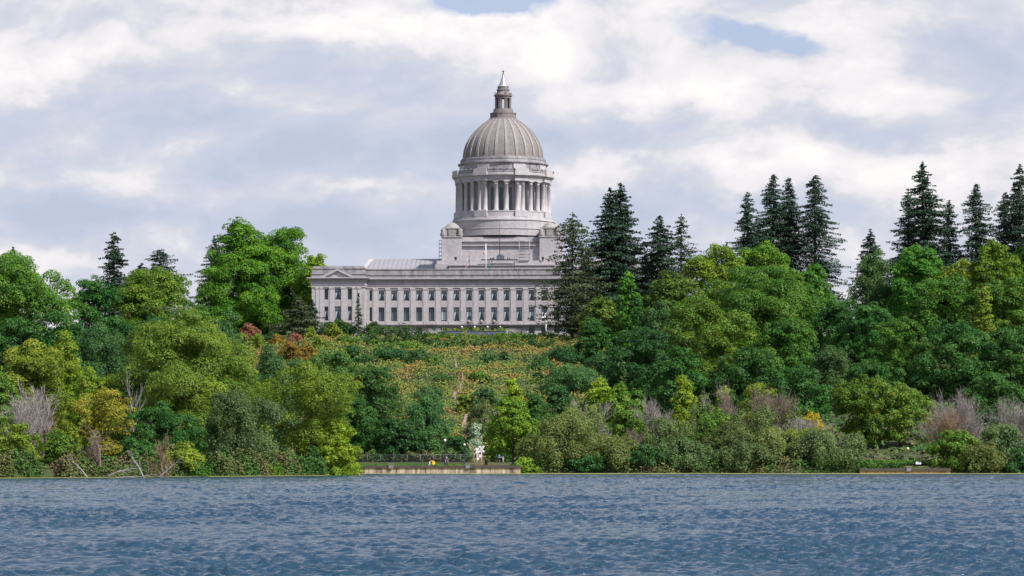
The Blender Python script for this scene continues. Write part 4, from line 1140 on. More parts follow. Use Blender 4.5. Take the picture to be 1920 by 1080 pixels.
# people
def person(px, D, zb, Hh, label, pose, shirt, legs, hair, face=0.0, shorts=False):
    t_ = empty('person', (wpx(px, D), D, zb), face, label, 'person')
    s_ = Hh / 1.75
    J = {'pel': (0, 0, .93), 'waist': (0, .01, 1.08), 'chest': (0, 0, 1.32), 'neck': (0, 0, 1.50), 'head': (0, -.02, 1.60), 'crown': (0, -.01, 1.70)}
    for sg, n_ in ((-1, 'L'), (1, 'R')):
        st = pose.get('stride', .08) * sg
        J['hip' + n_] = (sg * .095, 0, .88); J['knee' + n_] = (sg * .10, -st * .8 - .02, .48); J['ank' + n_] = (sg * .10, -st * 1.2 + .03, .09); J['toe' + n_] = (sg * .115, -st * 1.2 - .15, .04)
        J['sho' + n_] = (sg * .18, 0, 1.42)
        if pose.get('arms') == 'fwd': J['elb' + n_] = (sg * .23, -.10, 1.18); J['wri' + n_] = (sg * .17, -.33, 1.08); J['pal' + n_] = (sg * .16, -.40, 1.07)
        elif pose.get('arms') == 'hips': J['elb' + n_] = (sg * .36, .04, 1.18); J['wri' + n_] = (sg * .20, -.03, 1.02); J['pal' + n_] = (sg * .17, -.06, .98)
        else: J['elb' + n_] = (sg * .24, .02, 1.14); J['wri' + n_] = (sg * .26, -.06, .90); J['pal' + n_] = (sg * .26, -.08, .82)
    Rr = {'pel': .13, 'waist': .12, 'chest': .145, 'neck': .055, 'head': .085, 'crown': .075, 'hip': .085, 'knee': .055, 'ank': .038, 'toe': .035, 'sho': .06, 'elb': .042, 'wri': .028, 'pal': .034}
    E = [('pel', 'waist'), ('waist', 'chest'), ('chest', 'neck'), ('neck', 'head'), ('head', 'crown')]
    for n_ in 'LR': E += [('pel', 'hip' + n_), ('hip' + n_, 'knee' + n_), ('knee' + n_, 'ank' + n_), ('ank' + n_, 'toe' + n_), ('chest', 'sho' + n_), ('sho' + n_, 'elb' + n_), ('elb' + n_, 'wri' + n_), ('wri' + n_, 'pal' + n_)]
    def skin(names, edges, name, mat, grow=0.0, fingers=False):
        vs = [Vector(J[n_]) * s_ for n_ in names]; rr = [(Rr[n_.rstrip('LR')] + grow) * s_ for n_ in names]; es = [(names.index(a), names.index(b_2)) for a, b_2 in edges]
        if fingers:
            for n_ in 'LR':
                pi = names.index('pal' + n_); p0 = Vector(J['pal' + n_]); dv = (p0 - Vector(J['wri' + n_])).normalized()
                sd_ = Vector((0, 1, 0)) if abs(dv.y) < .7 else Vector((1, 0, 0))
                for q_, (off, ln) in enumerate(((-.03, .075), (-.01, .085), (.01, .08), (.03, .065))):
                    a = p0 + dv * .03 + sd_ * off; c_ = a + dv * ln * .5; e = c_ + dv * ln * .4 + Vector((0, -.01, -.01))
                    i0 = len(vs); vs += [a * s_, c_ * s_, e * s_]; rr += [.010, .009, .008]; es += [(pi, i0), (i0, i0 + 1), (i0 + 1, i0 + 2)]
                a = p0 - sd_ * .045; i0 = len(vs); vs += [a * s_, (a + dv * .05 - sd_ * .015) * s_]; rr += [.011, .009]; es += [(pi, i0), (i0, i0 + 1)]
        me = bpy.data.meshes.new(name); me.from_pydata(vs, es, [])
        o_ = link(name, me, mat, t_); md = o_.modifiers.new('skin', 'SKIN')
        for i, sv in enumerate(me.skin_vertices[0].data): sv.radius = (rr[i], rr[i]); sv.use_root = (i == 0)
        md.use_smooth_shade = True; sb = o_.modifiers.new('sub', 'SUBSURF'); sb.levels = 1; sb.render_levels = 2
        return o_
    body = skin(list(J), E, 'body', M['skin'], 0, True)
    up = ['chest', 'waist', 'pel', 'neck'] + ['sho' + n_ for n_ in 'LR'] + ['elb' + n_ for n_ in 'LR']
    skin(up, [e for e in E if e[0] in up and e[1] in up], 'shirt', shirt, .018)
    lo = ['pel'] + [q_ + n_ for n_ in 'LR' for q_ in (('hip', 'knee') if shorts else ('hip', 'knee', 'ank'))]
    skin(lo, [e for e in E if e[0] in lo and e[1] in lo], 'trousers', legs, .020)
    b = MB(); b.lathe([(.085, 1.60), (.108, 1.64), (.100, 1.71), (.06, 1.755), (.01, 1.765)], 12, 0, .012)
    b.v = [(p[0] * s_, p[1] * s_, p[2] * s_) for p in b.v]; b.build('hair', hair, t_)
    b = MB()
    for sg in (-1, 1): b.lathe([(.002, 1.60), (.011, 1.61), (.002, 1.62)], 6, sg * .033, -.112)
    b.tube([(0, -.10, 1.615), (0, -.128, 1.585)], [.008, .014], 5); b.tube([(-.025, -.105, 1.553), (.025, -.105, 1.553)], .006, 4)
    b.v = [(p[0] * s_, p[1] * s_, p[2] * s_) for p in b.v]; b.build('face', M['skin'], t_)
    for sg in (-1, 1):
        st = pose.get('stride', .08) * sg; b = MB(); b.box(sg * .10 - .045, sg * .115 + .05, -st * 1.2 - .20, -st * 1.2 + .09, 0, .09); b.v = [(p[0] * s_, p[1] * s_, p[2] * s_) for p in b.v]; b.build('shoe', M['iron'], t_)
M['c_white'] = simple('white_cloth', (.72, .70, .70), .9); M['c_maroon'] = simple('dark_maroon_cloth', (.10, .025, .04), .9); M['c_plum'] = simple('plum_cloth', (.085, .045, .075), .9)
M['c_navy'] = simple('navy_cloth', (.03, .03, .07), .9); M['c_blue'] = simple('sky_blue_cloth', (.05, .30, .50), .9); M['c_brown'] = simple('brown_cloth', (.12, .06, .05), .9)
M['h_dark'] = simple('dark_hair', (.03, .02, .015), .6); M['h_grey'] = simple('white_hair', (.6, .6, .58), .6); M['c_yellow'] = simple('yellow_fabric', (.72, .50, .02), .7)
person(806, 605, 1.34, 1.66, 'woman in a dark maroon top and white trousers pushing a yellow stroller', {'arms': 'fwd', 'stride': .16}, M['c_maroon'], M['c_white'], M['h_dark'], math.radians(90))
person(837.5, 606, 1.34, 1.78, 'white haired man in plum shirt and navy trousers standing on the seawall path', {'stride': .05}, M['c_plum'], M['c_navy'], M['h_grey'], math.radians(20))
person(930.5, 646, tz(wpx(930.5, 646), 646), 1.65, 'person in brown top and shorts at the left of the group under the park tree', {'stride': .05}, M['c_brown'], M['c_brown'], M['h_dark'], .3, True)
person(936, 644.5, tz(wpx(936, 644.5), 644.5), 1.72, 'person in a sky blue shirt and dark shorts in the middle of the group', {'arms': 'hips', 'stride': .06}, M['c_blue'], M['c_navy'], M['h_dark'], -.2, True)
person(943, 645, tz(wpx(943, 645), 645), 1.68, 'person in a dark top and white trousers at the right of the group', {'arms': 'fwd', 'stride': .06}, M['c_maroon'], M['c_white'], M['h_dark'], -.5)
X = wpx(812.2, 605) ; t_ = empty('stroller', (X, 605, 1.34), 0, 'yellow hooded stroller pushed by the woman on the path', 'stroller')
b = MB(); b.tube([(-.55, 0, 1.02), (-.25, 0, .7), (.35, 0, .25)], .02, 5); b.tube([(-.3, 0, .2), (.0, 0, .5), (.15, 0, .8)], .02, 5); b.build('frame', M['iron'], t_)
b = MB()
ph_ = [(-.30, .95), (-.05, 1.08), (.22, .98), (.42, .68), (.34, .40), (.02, .30), (-.20, .42), (-.12, .72)]
b.prism(ph_[::-1], -.24, .24); b.build('hood', M['c_yellow'], t_)
for x_, y_ in ((-.3, -.26), (-.3, .23), (.38, -.26), (.38, .23)):
    b = MB(); n_ = 14; b.prism([(x_ + .14 * math.cos(2 * math.pi * i / n_), .14 + .14 * math.sin(2 * math.pi * i / n_)) for i in range(n_)][::-1], y_, y_ + .03); b.build('wheel', M['iron'], t_)

# =PART3=
# ------------------------------------------------------------------ trees: kind, px, top row, half width, distance, colour, name, category, label
GT = 'trees on the wooded slopes'; GF = 'tall firs along the bluff top'; GS = 'shrubs on the open hillside'; GB = 'trees and thickets along the lake bank'
T_ = [
 # left slope, behind
 ('dome', -60, 512, 95, 800, 'maple', 'broadleaf_tree', 'tree', 'green broadleaf crown cut by the left edge behind the biggest left maple', GT, {}),
 ('dome', 36, 480, 112, 780, 'maple', 'maple_tree', 'tree', 'very large bright green maple rising highest at the far left', GT, {'rough': .2}),
 ('dome', 178, 520, 62, 800, 'maple_d', 'broadleaf_tree', 'tree', 'dark green rounded tree between the big left maple and the turning maple', GT, {}),
 ('dome', 285, 514, 88, 820, 'turning', 'maple_tree', 'tree', 'broad maple turning yellow and brown on top, in front of the left cedar', GT, {'rough': .16}),
 ('dome', 105, 590, 80, 700, 'maple_d', 'broadleaf_tree', 'tree', 'dark shaded tree below the big left maple', GT, {}),
 ('dome', 20, 600, 70, 700, 'maple_d', 'broadleaf_tree', 'tree', 'dark green tree at the left edge above the yellow green lakeside tree', GT, {}),
 ('dome', 190, 620, 65, 690, 'bluegreen', 'broadleaf_tree', 'tree', 'blue green tree below the dark rounded left tree', GT, {}),
 ('dome', 270, 600, 70, 700, 'maple_d', 'broadleaf_tree', 'tree', 'dark tree behind the large lakeside tree, below the turning maple', GT, {}),
 ('dome', 365, 570, 42, 780, 'maple', 'broadleaf_tree', 'tree', 'small mid green tree between turning maple and the bright poplars', GT, {}),
 ('dome', 425, 585, 40, 760, 'bluegreen', 'broadleaf_tree', 'tree', 'small blue green tree at the foot of the bright poplars', GT, {}),
 ('tall', 447, 424, 80, 1055, 'poplar', 'tulip_tree', 'tree', 'tall vivid green tree, left of the pair beside the courthouse', GT, {'rough': .13, 'cb': .06, 'cover': 2.8}),
 ('tall', 540, 434, 84, 1065, 'poplar', 'tulip_tree', 'tree', 'tall vivid green tree, right of the pair beside the courthouse', GT, {'rough': .13, 'cb': .06, 'cover': 2.8}),
 ('tall', 597, 478, 36, 1050, 'maple_l', 'broadleaf_tree', 'tree', 'yellow green treetop just over the left pavilion roof', GT, {'cb': .2}),
 ('tall', 492, 446, 56, 1080, 'poplar', 'tulip_tree', 'tree', 'vivid green crown filling the gap between the tall bright pair', GT, {'cb': .06}),
 # left lake bank
 ('dome', 65, 648, 84, 520, 'olive', 'willow_tree', 'tree', 'tall yellow green tree over the bleached dead trees at the left bank', GB, {'rough': .25, 'cb': .22}),
 ('tall', 122, 622, 44, 565, 'lime', 'broadleaf_tree', 'tree', 'bright lime green tree right of the yellow green lakeside tree', GB, {}),
 ('dome', -8, 700, 45, 500, 'oliveg', 'broadleaf_tree', 'tree', 'olive tree cut by the left edge at the lake bank', GB, {}),
 ('dome', 172, 690, 40, 555, 'maple_l', 'broadleaf_tree', 'tree', 'bright green tree between lime green tree and the thin yellow tree', GB, {}),
 ('vase', 192, 730, 44, 495, 'yellow', 'willow_tree', 'tree', 'thin yellow leaved tree over fallen branches on the left bank', GB, {'cover': 1.5, 'rough': .34, 'cb': .2}),
 ('dome', 352, 600, 142, 556, 'cottonw', 'cottonwood_tree', 'tree', 'very large rounded tree with yellowing top right on the left bank', GB, {'rough': .2, 'cb': .03, 'cover': 2.7}),
 ('dome', 300, 760, 70, 520, 'maple_d', 'broadleaf_tree', 'tree', 'dark low tree under the very large rounded lakeside tree', GB, {'cb': .02}),
 ('dome', 445, 665, 52, 572, 'olive', 'broadleaf_tree', 'tree', 'yellow leaved tree on the right flank of the very large rounded tree', GB, {}),
 ('dome', 450, 740, 62, 528, 'willow', 'willow_tree', 'tree', 'grey green willow by the water left of the leaning olive tree', GB, {'cover': 2.6, 'cb': .04}),
 ('vase', 585, 688, 78, 548, 'olive', 'alder_tree', 'tree', 'airy olive green tree with a dark trunk at the left end of the seawall', GB, {'cover': 1.5, 'rough': .28, 'cb': .14}),
 ('dome', 634, 790, 40, 546, 'lime', 'broadleaf_tree', 'tree', 'low yellow green boughs overhanging the left end of the seawall', GB, {'cb': .02}),
 ('tall', 508, 655, 46, 640, 'bluegreen', 'poplar_tree', 'tree', 'blue green tree between the large rounded tree and the olive tree', GB, {}),
 ('dome', 625, 664, 68, 680, 'hill', 'broadleaf_tree', 'tree', 'dark green tree highest of the dark clump at the foot of the open hill', GT, {'cb': .02}),
 ('dome', 700, 690, 56, 665, 'hill', 'broadleaf_tree', 'tree', 'dark green tree in the middle of the clump left of the dirt path', GT, {'cb': .02}),
 ('dome', 655, 745, 55, 652, 'maple_d', 'broadleaf_tree', 'tree', 'dark tree behind the fence beside the overhanging boughs', GT, {'cb': .02}),
 ('dome', 797, 748, 42, 655, 'bluegreen', 'willow_tree', 'tree', 'blue green willow at the right end of the dark clump, near the path', GT, {'cb': .02}),
 ('dome', 750, 790, 45, 650, 'dkshrub', 'broadleaf_tree', 'tree', 'low dark tree behind the seawall fence', GT, {'cb': .0}),
 # park
 ('dome', 962, 748, 40, 616, 'maple_l', 'park_tree', 'tree', 'bright green park tree on two dark trunks over the group of people', None, {'cb': .18}),
 ('dome', 963, 716, 22, 690, 'lime', 'young_tree', 'tree', 'small lime green tree on the slope above the park tree', GT, {}),
 ('tall', 893, 798, 12, 652, 'silver', 'silver_leaved_tree', 'tree', 'small silvery white leaved tree above the crossing signs', None, {'leaf': .36, 'cb': .42, 'cover': 1.8}),
 ('dome', 908, 732, 24, 740, 'bluegreen', 'willow_shrub', 'shrub', 'blue green shrub on the slope above the silvery tree', GT, {'cb': .0}),
 ('dome', 905, 758, 30, 680, 'willow', 'willow_shrub', 'shrub', 'grey green shrub just above and behind the silvery tree', GT, {'cb': .0}),
 ('dome', 1044, 726, 34, 720, 'dkshrub', 'broadleaf_tree', 'tree', 'dark green tree right of the park tree and behind the thicket', GT, {'cb': .0}),
 ('dome', 1000, 742, 30, 690, 'maple_d', 'broadleaf_tree', 'tree', 'dark tree just right of the lime green young tree', GT, {'cb': .0}),
 # right slope back row
 ('tall', 1178, 512, 34, 880, 'maple', 'broadleaf_tree', 'tree', 'narrow fresh green tree between the big twin fir and the olive tree', GT, {'cb': .04}),
 ('tall', 1196, 560, 16, 840, 'maple_d', 'cypress_tree', 'tree', 'slender dark green cypress in front of the fresh green tree', GT, {'cb': .02, 'rough': .1}),
 ('dome', 1130, 560, 38, 930, 'turning', 'broadleaf_tree', 'tree', 'small tree with yellow patches right of the sparse redwood', GT, {'cb': .04}),
 ('dome', 1118, 600, 36, 880, 'maple_d', 'broadleaf_tree', 'tree', 'dark green tree at the right foot of the sparse redwood', GT, {'cb': .0}),
 ('dome', 1250, 512, 56, 890, 'oliveg', 'broadleaf_tree', 'tree', 'dull olive tree left of the great bright canopy', GT, {'rough': .26}),
 ('dome', 1338, 466, 70, 915, 'maple_l', 'maple_tree', 'tree', 'bright yellow green maple at the top left of the right hand canopy', GT, {}),
 ('dome', 1432, 462, 66, 930, 'maple_l', 'maple_tree', 'tree', 'bright green treetop below the group of three pointed firs', GT, {}),
 ('dome', 1470, 500, 50, 900, 'oliveg', 'broadleaf_tree', 'tree', 'olive treetop right of the bright treetop under the firs', GT, {}),
 ('dome', 1525, 502, 50, 910, 'maple', 'maple_tree', 'tree', 'green maple beside the sky gap below the single narrow fir', GT, {}),
 ('dome', 1418, 512, 112, 845, 'maple', 'maple_tree', 'tree', 'very large green maple filling the middle of the right hand slope', GT, {'rough': .18, 'cover': 2.8}),
 ('dome', 1325, 560, 80, 800, 'turning', 'maple_tree', 'tree', 'large olive green tree left in front of the very large right maple', GT, {'rough': .2}),
 ('dome', 1478, 600, 66, 790, 'maple', 'maple_tree', 'tree', 'green maple right in front of the very large right maple', GT, {}),
 ('dome', 1205, 618, 64, 770, 'dkshrub', 'broadleaf_tree', 'tree', 'rounded dark green tree at the right edge of the open hillside', GT, {'cb': .0, 'rough': .2}),
 ('dome', 1235, 570, 40, 840, 'bluegreen', 'broadleaf_tree', 'tree', 'blue green tree above the rounded dark green tree', GT, {'cb': .0}),
 ('dome', 1275, 655, 45, 740, 'maple_d', 'broadleaf_tree', 'tree', 'dark tree between the rounded dark tree and the large olive green tree', GT, {'cb': .0}),
 ('dome', 1400, 660, 70, 740, 'maple_d', 'broadleaf_tree', 'tree', 'dark green tree behind the tallest bare tree of the thicket', GT, {'cb': .0}),
 ('dome', 1500, 690, 55, 730, 'maple_d', 'broadleaf_tree', 'tree', 'dark green tree above the golden leaved sapling', GT, {'cb': .0}),
 ('dome', 1572, 568, 58, 830, 'maple_d', 'broadleaf_tree', 'tree', 'dark green tree just below the sky gap on the right slope', GT, {}),
 ('dome', 1632, 572, 52, 820, 'maple_d', 'broadleaf_tree', 'tree', 'deep green rounded tree right of the tree below the sky gap', GT, {}),
 ('dome', 1640, 478, 40, 960, 'bluegreen', 'broadleaf_tree', 'tree', 'dark ragged tree at the foot of the lone short fir', GT, {'cb': .1}),
 ('dome', 1722, 464, 58, 950, 'maple', 'maple_tree', 'tree', 'rounded green maple under the widest fir of the right side', GT, {}),
 ('vase', 1802, 490, 44, 945, 'olive', 'alder_tree', 'tree', 'thin yellowish tree between two rounded green maples at the upper right', GT, {'cover': 1.6}),
 ('dome', 1868, 454, 50, 940, 'maple_l', 'maple_tree', 'tree', 'bright rounded maple at the upper right edge', GT, {}),
 ('dome', 1935, 440, 40, 960, 'maple', 'broadleaf_tree', 'tree', 'green tree cut by the right edge under the rightmost fir', GT, {}),
 ('dome', 1775, 525, 78, 880, 'maple', 'maple_tree', 'tree', 'wide green maple in the middle of the upper right slope', GT, {}),
 ('dome', 1880, 520, 62, 870, 'maple', 'maple_tree', 'tree', 'green maple right of the wide maple on the upper right slope', GT, {}),
 ('tall', 1845, 540, 26, 840, 'olive', 'broadleaf_tree', 'tree', 'slim yellow olive tree in front of the upper right maples', GT, {}),
 ('dome', 1688, 598, 54, 790, 'maple', 'maple_tree', 'tree', 'mid green tree with a domed top right of the deep green rounded tree', GT, {}),
 ('dome', 1790, 612, 76, 780, 'maple_d', 'maple_tree', 'tree', 'large dark green tree above the big leafless round tree', GT, {}),
 ('dome', 1895, 622, 66, 775, 'maple_d', 'maple_tree', 'tree', 'large dark tree at the right edge above the second leafless tree', GT, {}),
 ('dome', 1560, 660, 50, 760, 'bluegreen', 'broadleaf_tree', 'tree', 'shaded blue green tree above the olive yellow lakeside tree', GT, {'cb': .0}),
 ('dome', 1640, 680, 60, 740, 'maple_d', 'broadleaf_tree', 'tree', 'shaded dark tree behind the olive yellow lakeside tree', GT, {'cb': .0}),
 ('dome', 1865, 705, 60, 720, 'maple_d', 'broadleaf_tree', 'tree', 'dark green tree between the two leafless trees at the right', GT, {'cb': .0}),
 ('vase', 1618, 712, 52, 668, 'turning', 'maple_tree', 'tree', 'olive yellow tree overhanging the dark hollow at the right', GT, {'cb': .18, 'cover': 2.6}),
 ('dome', 1688, 722, 54, 672, 'oliveg', 'maple_tree', 'tree', 'low spreading green tree directly behind the cream globe lamp', GT, {'cb': .16}),
 # shoreline thicket in the middle
 ('dome', 1052, 792, 60, 610, 'thicket', 'willow_thicket', 'shrub', 'rounded olive thicket at the right end of the seawall', GB, {'cb': .0, 'cover': 2.3}),
 ('dome', 984, 864, 25, 603, 'maple_l', 'willow_shrub', 'shrub', 'low bright green shrub where the seawall ends at the rounded thicket', GB, {'cb': .0}),
 ('dome', 1128, 712, 34, 655, 'lime', 'young_poplar', 'tree', 'lime green young tree above the left part of the thicket', GB, {}),
 ('dome', 1160, 724, 26, 650, 'maple_l', 'young_poplar', 'tree', 'bright green young tree right beside the lime green young tree', GB, {}),
 ('tall', 1283, 706, 30, 650, 'lime', 'young_poplar', 'tree', 'rounded lime green young tree in the middle of the thicket', GB, {}),
 ('tall', 1196, 732, 24, 660, 'maple', 'young_poplar', 'tree', 'mid green young tree between the two lime green young trees', GB, {}),
 ('dome', 1182, 752, 42, 630, 'oliveg', 'willow_shrub', 'shrub', 'grey olive willow between two leafless grey trees', GB, {'cb': .0}),
 ('dome', 1150, 830, 62, 609, 'thicket', 'willow_shrub', 'shrub', 'olive willow at the waterline right of the rounded thicket', GB, {'cb': .0, 'cover': 2.2}),
 ('dome', 1200, 838, 42, 607, 'dkshrub', 'willow_shrub', 'shrub', 'low green willow at the waterline below the grey leafless tree', GB, {'cb': .0}),
 ('dome', 1290, 832, 50, 609, 'willow', 'willow_shrub', 'shrub', 'grey green low willow at the waterline in the middle of the thicket', GB, {'cb': .0}),
 ('dome', 1320, 765, 46, 630, 'thicket', 'willow_shrub', 'shrub', 'olive shrub right of the rounded lime green young tree', GB, {'cb': .0, 'cover': 2.0}),
 ('tall', 1355, 728, 24, 645, 'lime', 'young_poplar', 'tree', 'slim yellow green tree left of the tallest leafless tree', GB, {}),
 ('dome', 1368, 800, 48, 615, 'thicket', 'willow_shrub', 'shrub', 'olive willow below the tallest leafless tree', GB, {'cb': .0, 'cover': 2.0}),
 ('vase', 1424, 722, 38, 640, 'olive', 'alder_tree', 'tree', 'thin yellowish alder right of the tallest leafless tree', GB, {'cover': 1.3, 'cb': .1}),
 ('dome', 1398, 838, 42, 607, 'willow', 'willow_shrub', 'shrub', 'grey green low willow at the waterline left of the pale broken trunk', GB, {'cb': .0}),
 ('vase', 1468, 752, 42, 630, 'thicket', 'alder_tree', 'tree', 'greyish thinning alder in the right half of the thicket', GB, {'cover': 1.3, 'cb': .05}),
 ('vase', 1526, 778, 26, 625, 'gold', 'young_maple', 'tree', 'small golden leaved tree at the right shoulder of the thicket', GB, {'cover': 1.3, 'cb': .1}),
 ('dome', 1465, 815, 55, 612, 'thicket', 'willow_shrub', 'shrub', 'broad olive willow below the thinning alder', GB, {'cb': .0, 'cover': 2.2}),
 ('dome', 1545, 818, 62, 610, 'willow', 'willow_shrub', 'shrub', 'large grey green willow at the right end of the thicket', GB, {'cb': .0}),
 ('dome', 1100, 856, 34, 605, 'dkshrub', 'willow_shrub', 'shrub', 'low dark green shrub at the waterline in front of the rounded thicket', GB, {'cb': .0}),
 ('vase', 1085, 772, 46, 618, 'thicket', 'willow_tree', 'tree', 'feathery olive willow in front of the leftmost leafless tree of the thicket', GB, {'cb': .0, 'cover': 1.5}),
 ('vase', 1248, 790, 44, 616, 'thicket', 'willow_tree', 'tree', 'feathery olive willow in front of the dense leafless grey tree', GB, {'cb': .0, 'cover': 1.5}),
 ('vase', 1348, 772, 38, 622, 'oliveg', 'willow_tree', 'tree', 'feathery green willow left of the two straight leafless trunks', GB, {'cb': .0, 'cover': 1.5}),
 ('vase', 1418, 770, 40, 620, 'thicket', 'willow_tree', 'tree', 'feathery olive willow under the thin yellowish alder', GB, {'cb': .0, 'cover': 1.5}),
 ('vase', 1505, 806, 40, 614, 'olive', 'willow_tree', 'tree', 'feathery yellowish willow below the small golden leaved tree', GB, {'cb': .0, 'cover': 1.6}),
 ('dome', 30, 800, 40, 485, 'olive', 'willow_shrub', 'shrub', 'yellow green bush at the foot of the bleached dead tree', GB, {'cb': .0, 'cover': 1.8}),
 ('dome', 108, 815, 34, 480, 'turning', 'willow_shrub', 'shrub', 'green bush with yellow leaves between bleached dead tree and thin yellow tree', GB, {'cb': .0}),
 ('dome', 345, 835, 28, 505, 'olive', 'willow_shrub', 'shrub', 'small yellow green bush right of the tan dead bush', GB, {'cb': .0}),
 ('dome', 250, 830, 34, 500, 'maple_d', 'willow_shrub', 'shrub', 'dark low bush behind the fallen branches', GB, {'cb': .0}),
 # right bank
 ('dome', 1790, 812, 44, 607, 'oliveg', 'willow_shrub', 'shrub', 'rounded bright olive shrub at the right end of the low wall', GB, {'cb': .0, 'cover': 2.6}),
 ('dome', 1838, 838, 38, 604, 'thicket', 'willow_shrub', 'shrub', 'low olive shrub right of the rounded bright olive shrub', GB, {'cb': .0}),
 ('dome', 1880, 805, 48, 612, 'willow', 'willow_shrub', 'shrub', 'grey green willow under the leafless tree at the right edge', GB, {'cb': .0}),
 ('dome', 1918, 845, 34, 604, 'dkshrub', 'willow_shrub', 'shrub', 'dark green low shrub in the lower right corner of the bank', GB, {'cb': .0}),
 # bushes by the courthouse
 ('dome', 632, 602, 30, 1003, 'hedge', 'clipped_bush', 'shrub', 'dark green bushes under the left pavilion windows', GS, {'cb': .0}),
 ('dome', 700, 606, 16, 1008, 'hedge', 'clipped_bush', 'shrub', 'dark bush right of the small cone shaped conifer', GS, {'cb': .0}),
]
for row in T_:
    kind, px, top, hw, D, col, nm, cat, lb, grp, kw = row
    place(kind, px, top, hw, D, col, nm, cat, lb, grp, **kw)

FIRS = [
 (214, 436, 38, 900, 'fir', 'dark spreading fir standing alone at the upper left', dict(power=.62, gapp=.28, leaf=.75)),
 (300, 468, 56, 905, 'cedar', 'wide grey green cedar right of the lone spreading fir', dict(power=.50, gapp=.15, dens=2.2, droop=.1)),
 (265, 492, 30, 915, 'cedar', 'lower cedar top between the lone fir and the wide cedar', dict(power=.6, gapp=.2)),
 (25, 460, 20, 900, 'fir', 'dark fir tip poking over the big left maple', dict(power=.8)),
 (402, 442, 30, 1090, 'fir', 'dark fir behind the left vivid green tree', dict(power=.75, gapp=.3)),
 (560, 556, 30, 985, 'redwood', 'dark brownish conifer left of the courthouse corner', dict(power=.6)),
 (586, 560, 20, 990, 'fir', 'narrow dark conifer touching the courthouse corner', dict(power=.8)),
 (672, 550, 17, 992, 'fir_l', 'small cone shaped conifer in front of the left pavilion', dict(power=1.05, gapp=.02, dens=1.6)),
 (1073, 398, 44, 965, 'redwood', 'sparse olive brown redwood just right of the dome', dict(power=.62, gapp=.2, leaf=.8, dens=1.7, droop=.18)),
 (1144, 352, 40, 985, 'fir', 'left half of the tall twin fir right of the redwood', dict(power=.66, gapp=.22, leaf=.8)),
 (1163, 344, 42, 990, 'fir', 'taller right half of the twin fir right of the redwood', dict(power=.66, gapp=.22, leaf=.8)),
 (1100, 470, 26, 1000, 'fir', 'dark fir low between the sparse redwood and the twin fir', dict(power=.7)),
 (1237, 403, 36, 985, 'fir', 'dark layered fir right of the twin fir', dict(power=.62, gapp=.2, leaf=.8)),
 (1277, 402, 36, 990, 'redwood', 'thin brownish conifer right of the layered fir', dict(power=.62, gapp=.3, leaf=.8, dens=1.6)),
 (1210, 470, 26, 1000, 'fir', 'dark fir low between the twin fir and the layered fir', dict(power=.7)),
 (1362, 454, 10, 980, 'fir', 'tiny fir tip over the bright right hand canopy', dict(power=.9)),
 (1402, 360, 30, 1000, 'fir', 'leftmost fir of the group of three pointed firs', dict(power=.62, gapp=.12)),
 (1450, 326, 36, 1005, 'fir', 'tallest middle fir of the group of three pointed firs', dict(power=.62, gapp=.12)),
 (1479, 332, 32, 1010, 'fir', 'right hand fir of the group of three pointed firs', dict(power=.62, gapp=.12)),
 (1528, 328, 36, 1000, 'fir', 'single narrow tall fir beside the sky gap', dict(power=.50, gapp=.18, droop=.35)),
 (1425, 420, 30, 1015, 'fir', 'fir filling between the first two pointed firs', dict(power=.6)),
 (1632, 430, 30, 985, 'fir', 'lone short fir right of the sky gap', dict(power=.62, gapp=.15)),
 (1730, 304, 54, 1000, 'fir', 'widest and tallest fir with long bare boughs on the right side', dict(power=.74, gapp=.24, leaf=.8)),
 (1703, 360, 34, 1010, 'fir', 'fir close behind the left side of the widest fir', dict(power=.7, gapp=.2)),
 (1779, 374, 28, 1005, 'fir', 'small fir between the widest fir and the next tall one', dict(power=.66, gapp=.25)),
 (1830, 343, 38, 1000, 'fir', 'tall fir second from the right edge', dict(power=.66, gapp=.18)),
 (1885, 358, 30, 1010, 'fir', 'fir leaning against the left side of the rightmost fir', dict(power=.66, gapp=.2)),
 (1912, 306, 40, 1000, 'fir', 'rightmost tall fir cut by the picture edge', dict(power=.66, gapp=.2)),
]
for (px, top, hw, D, col, lb, kw) in FIRS:
    nm = {'fir': 'fir_tree', 'fir_l': 'cone_conifer', 'cedar': 'cedar_tree', 'redwood': 'redwood_tree'}[col]
    place('fir', px, top, hw, D, col, nm, 'tree', lb, GF, **kw)

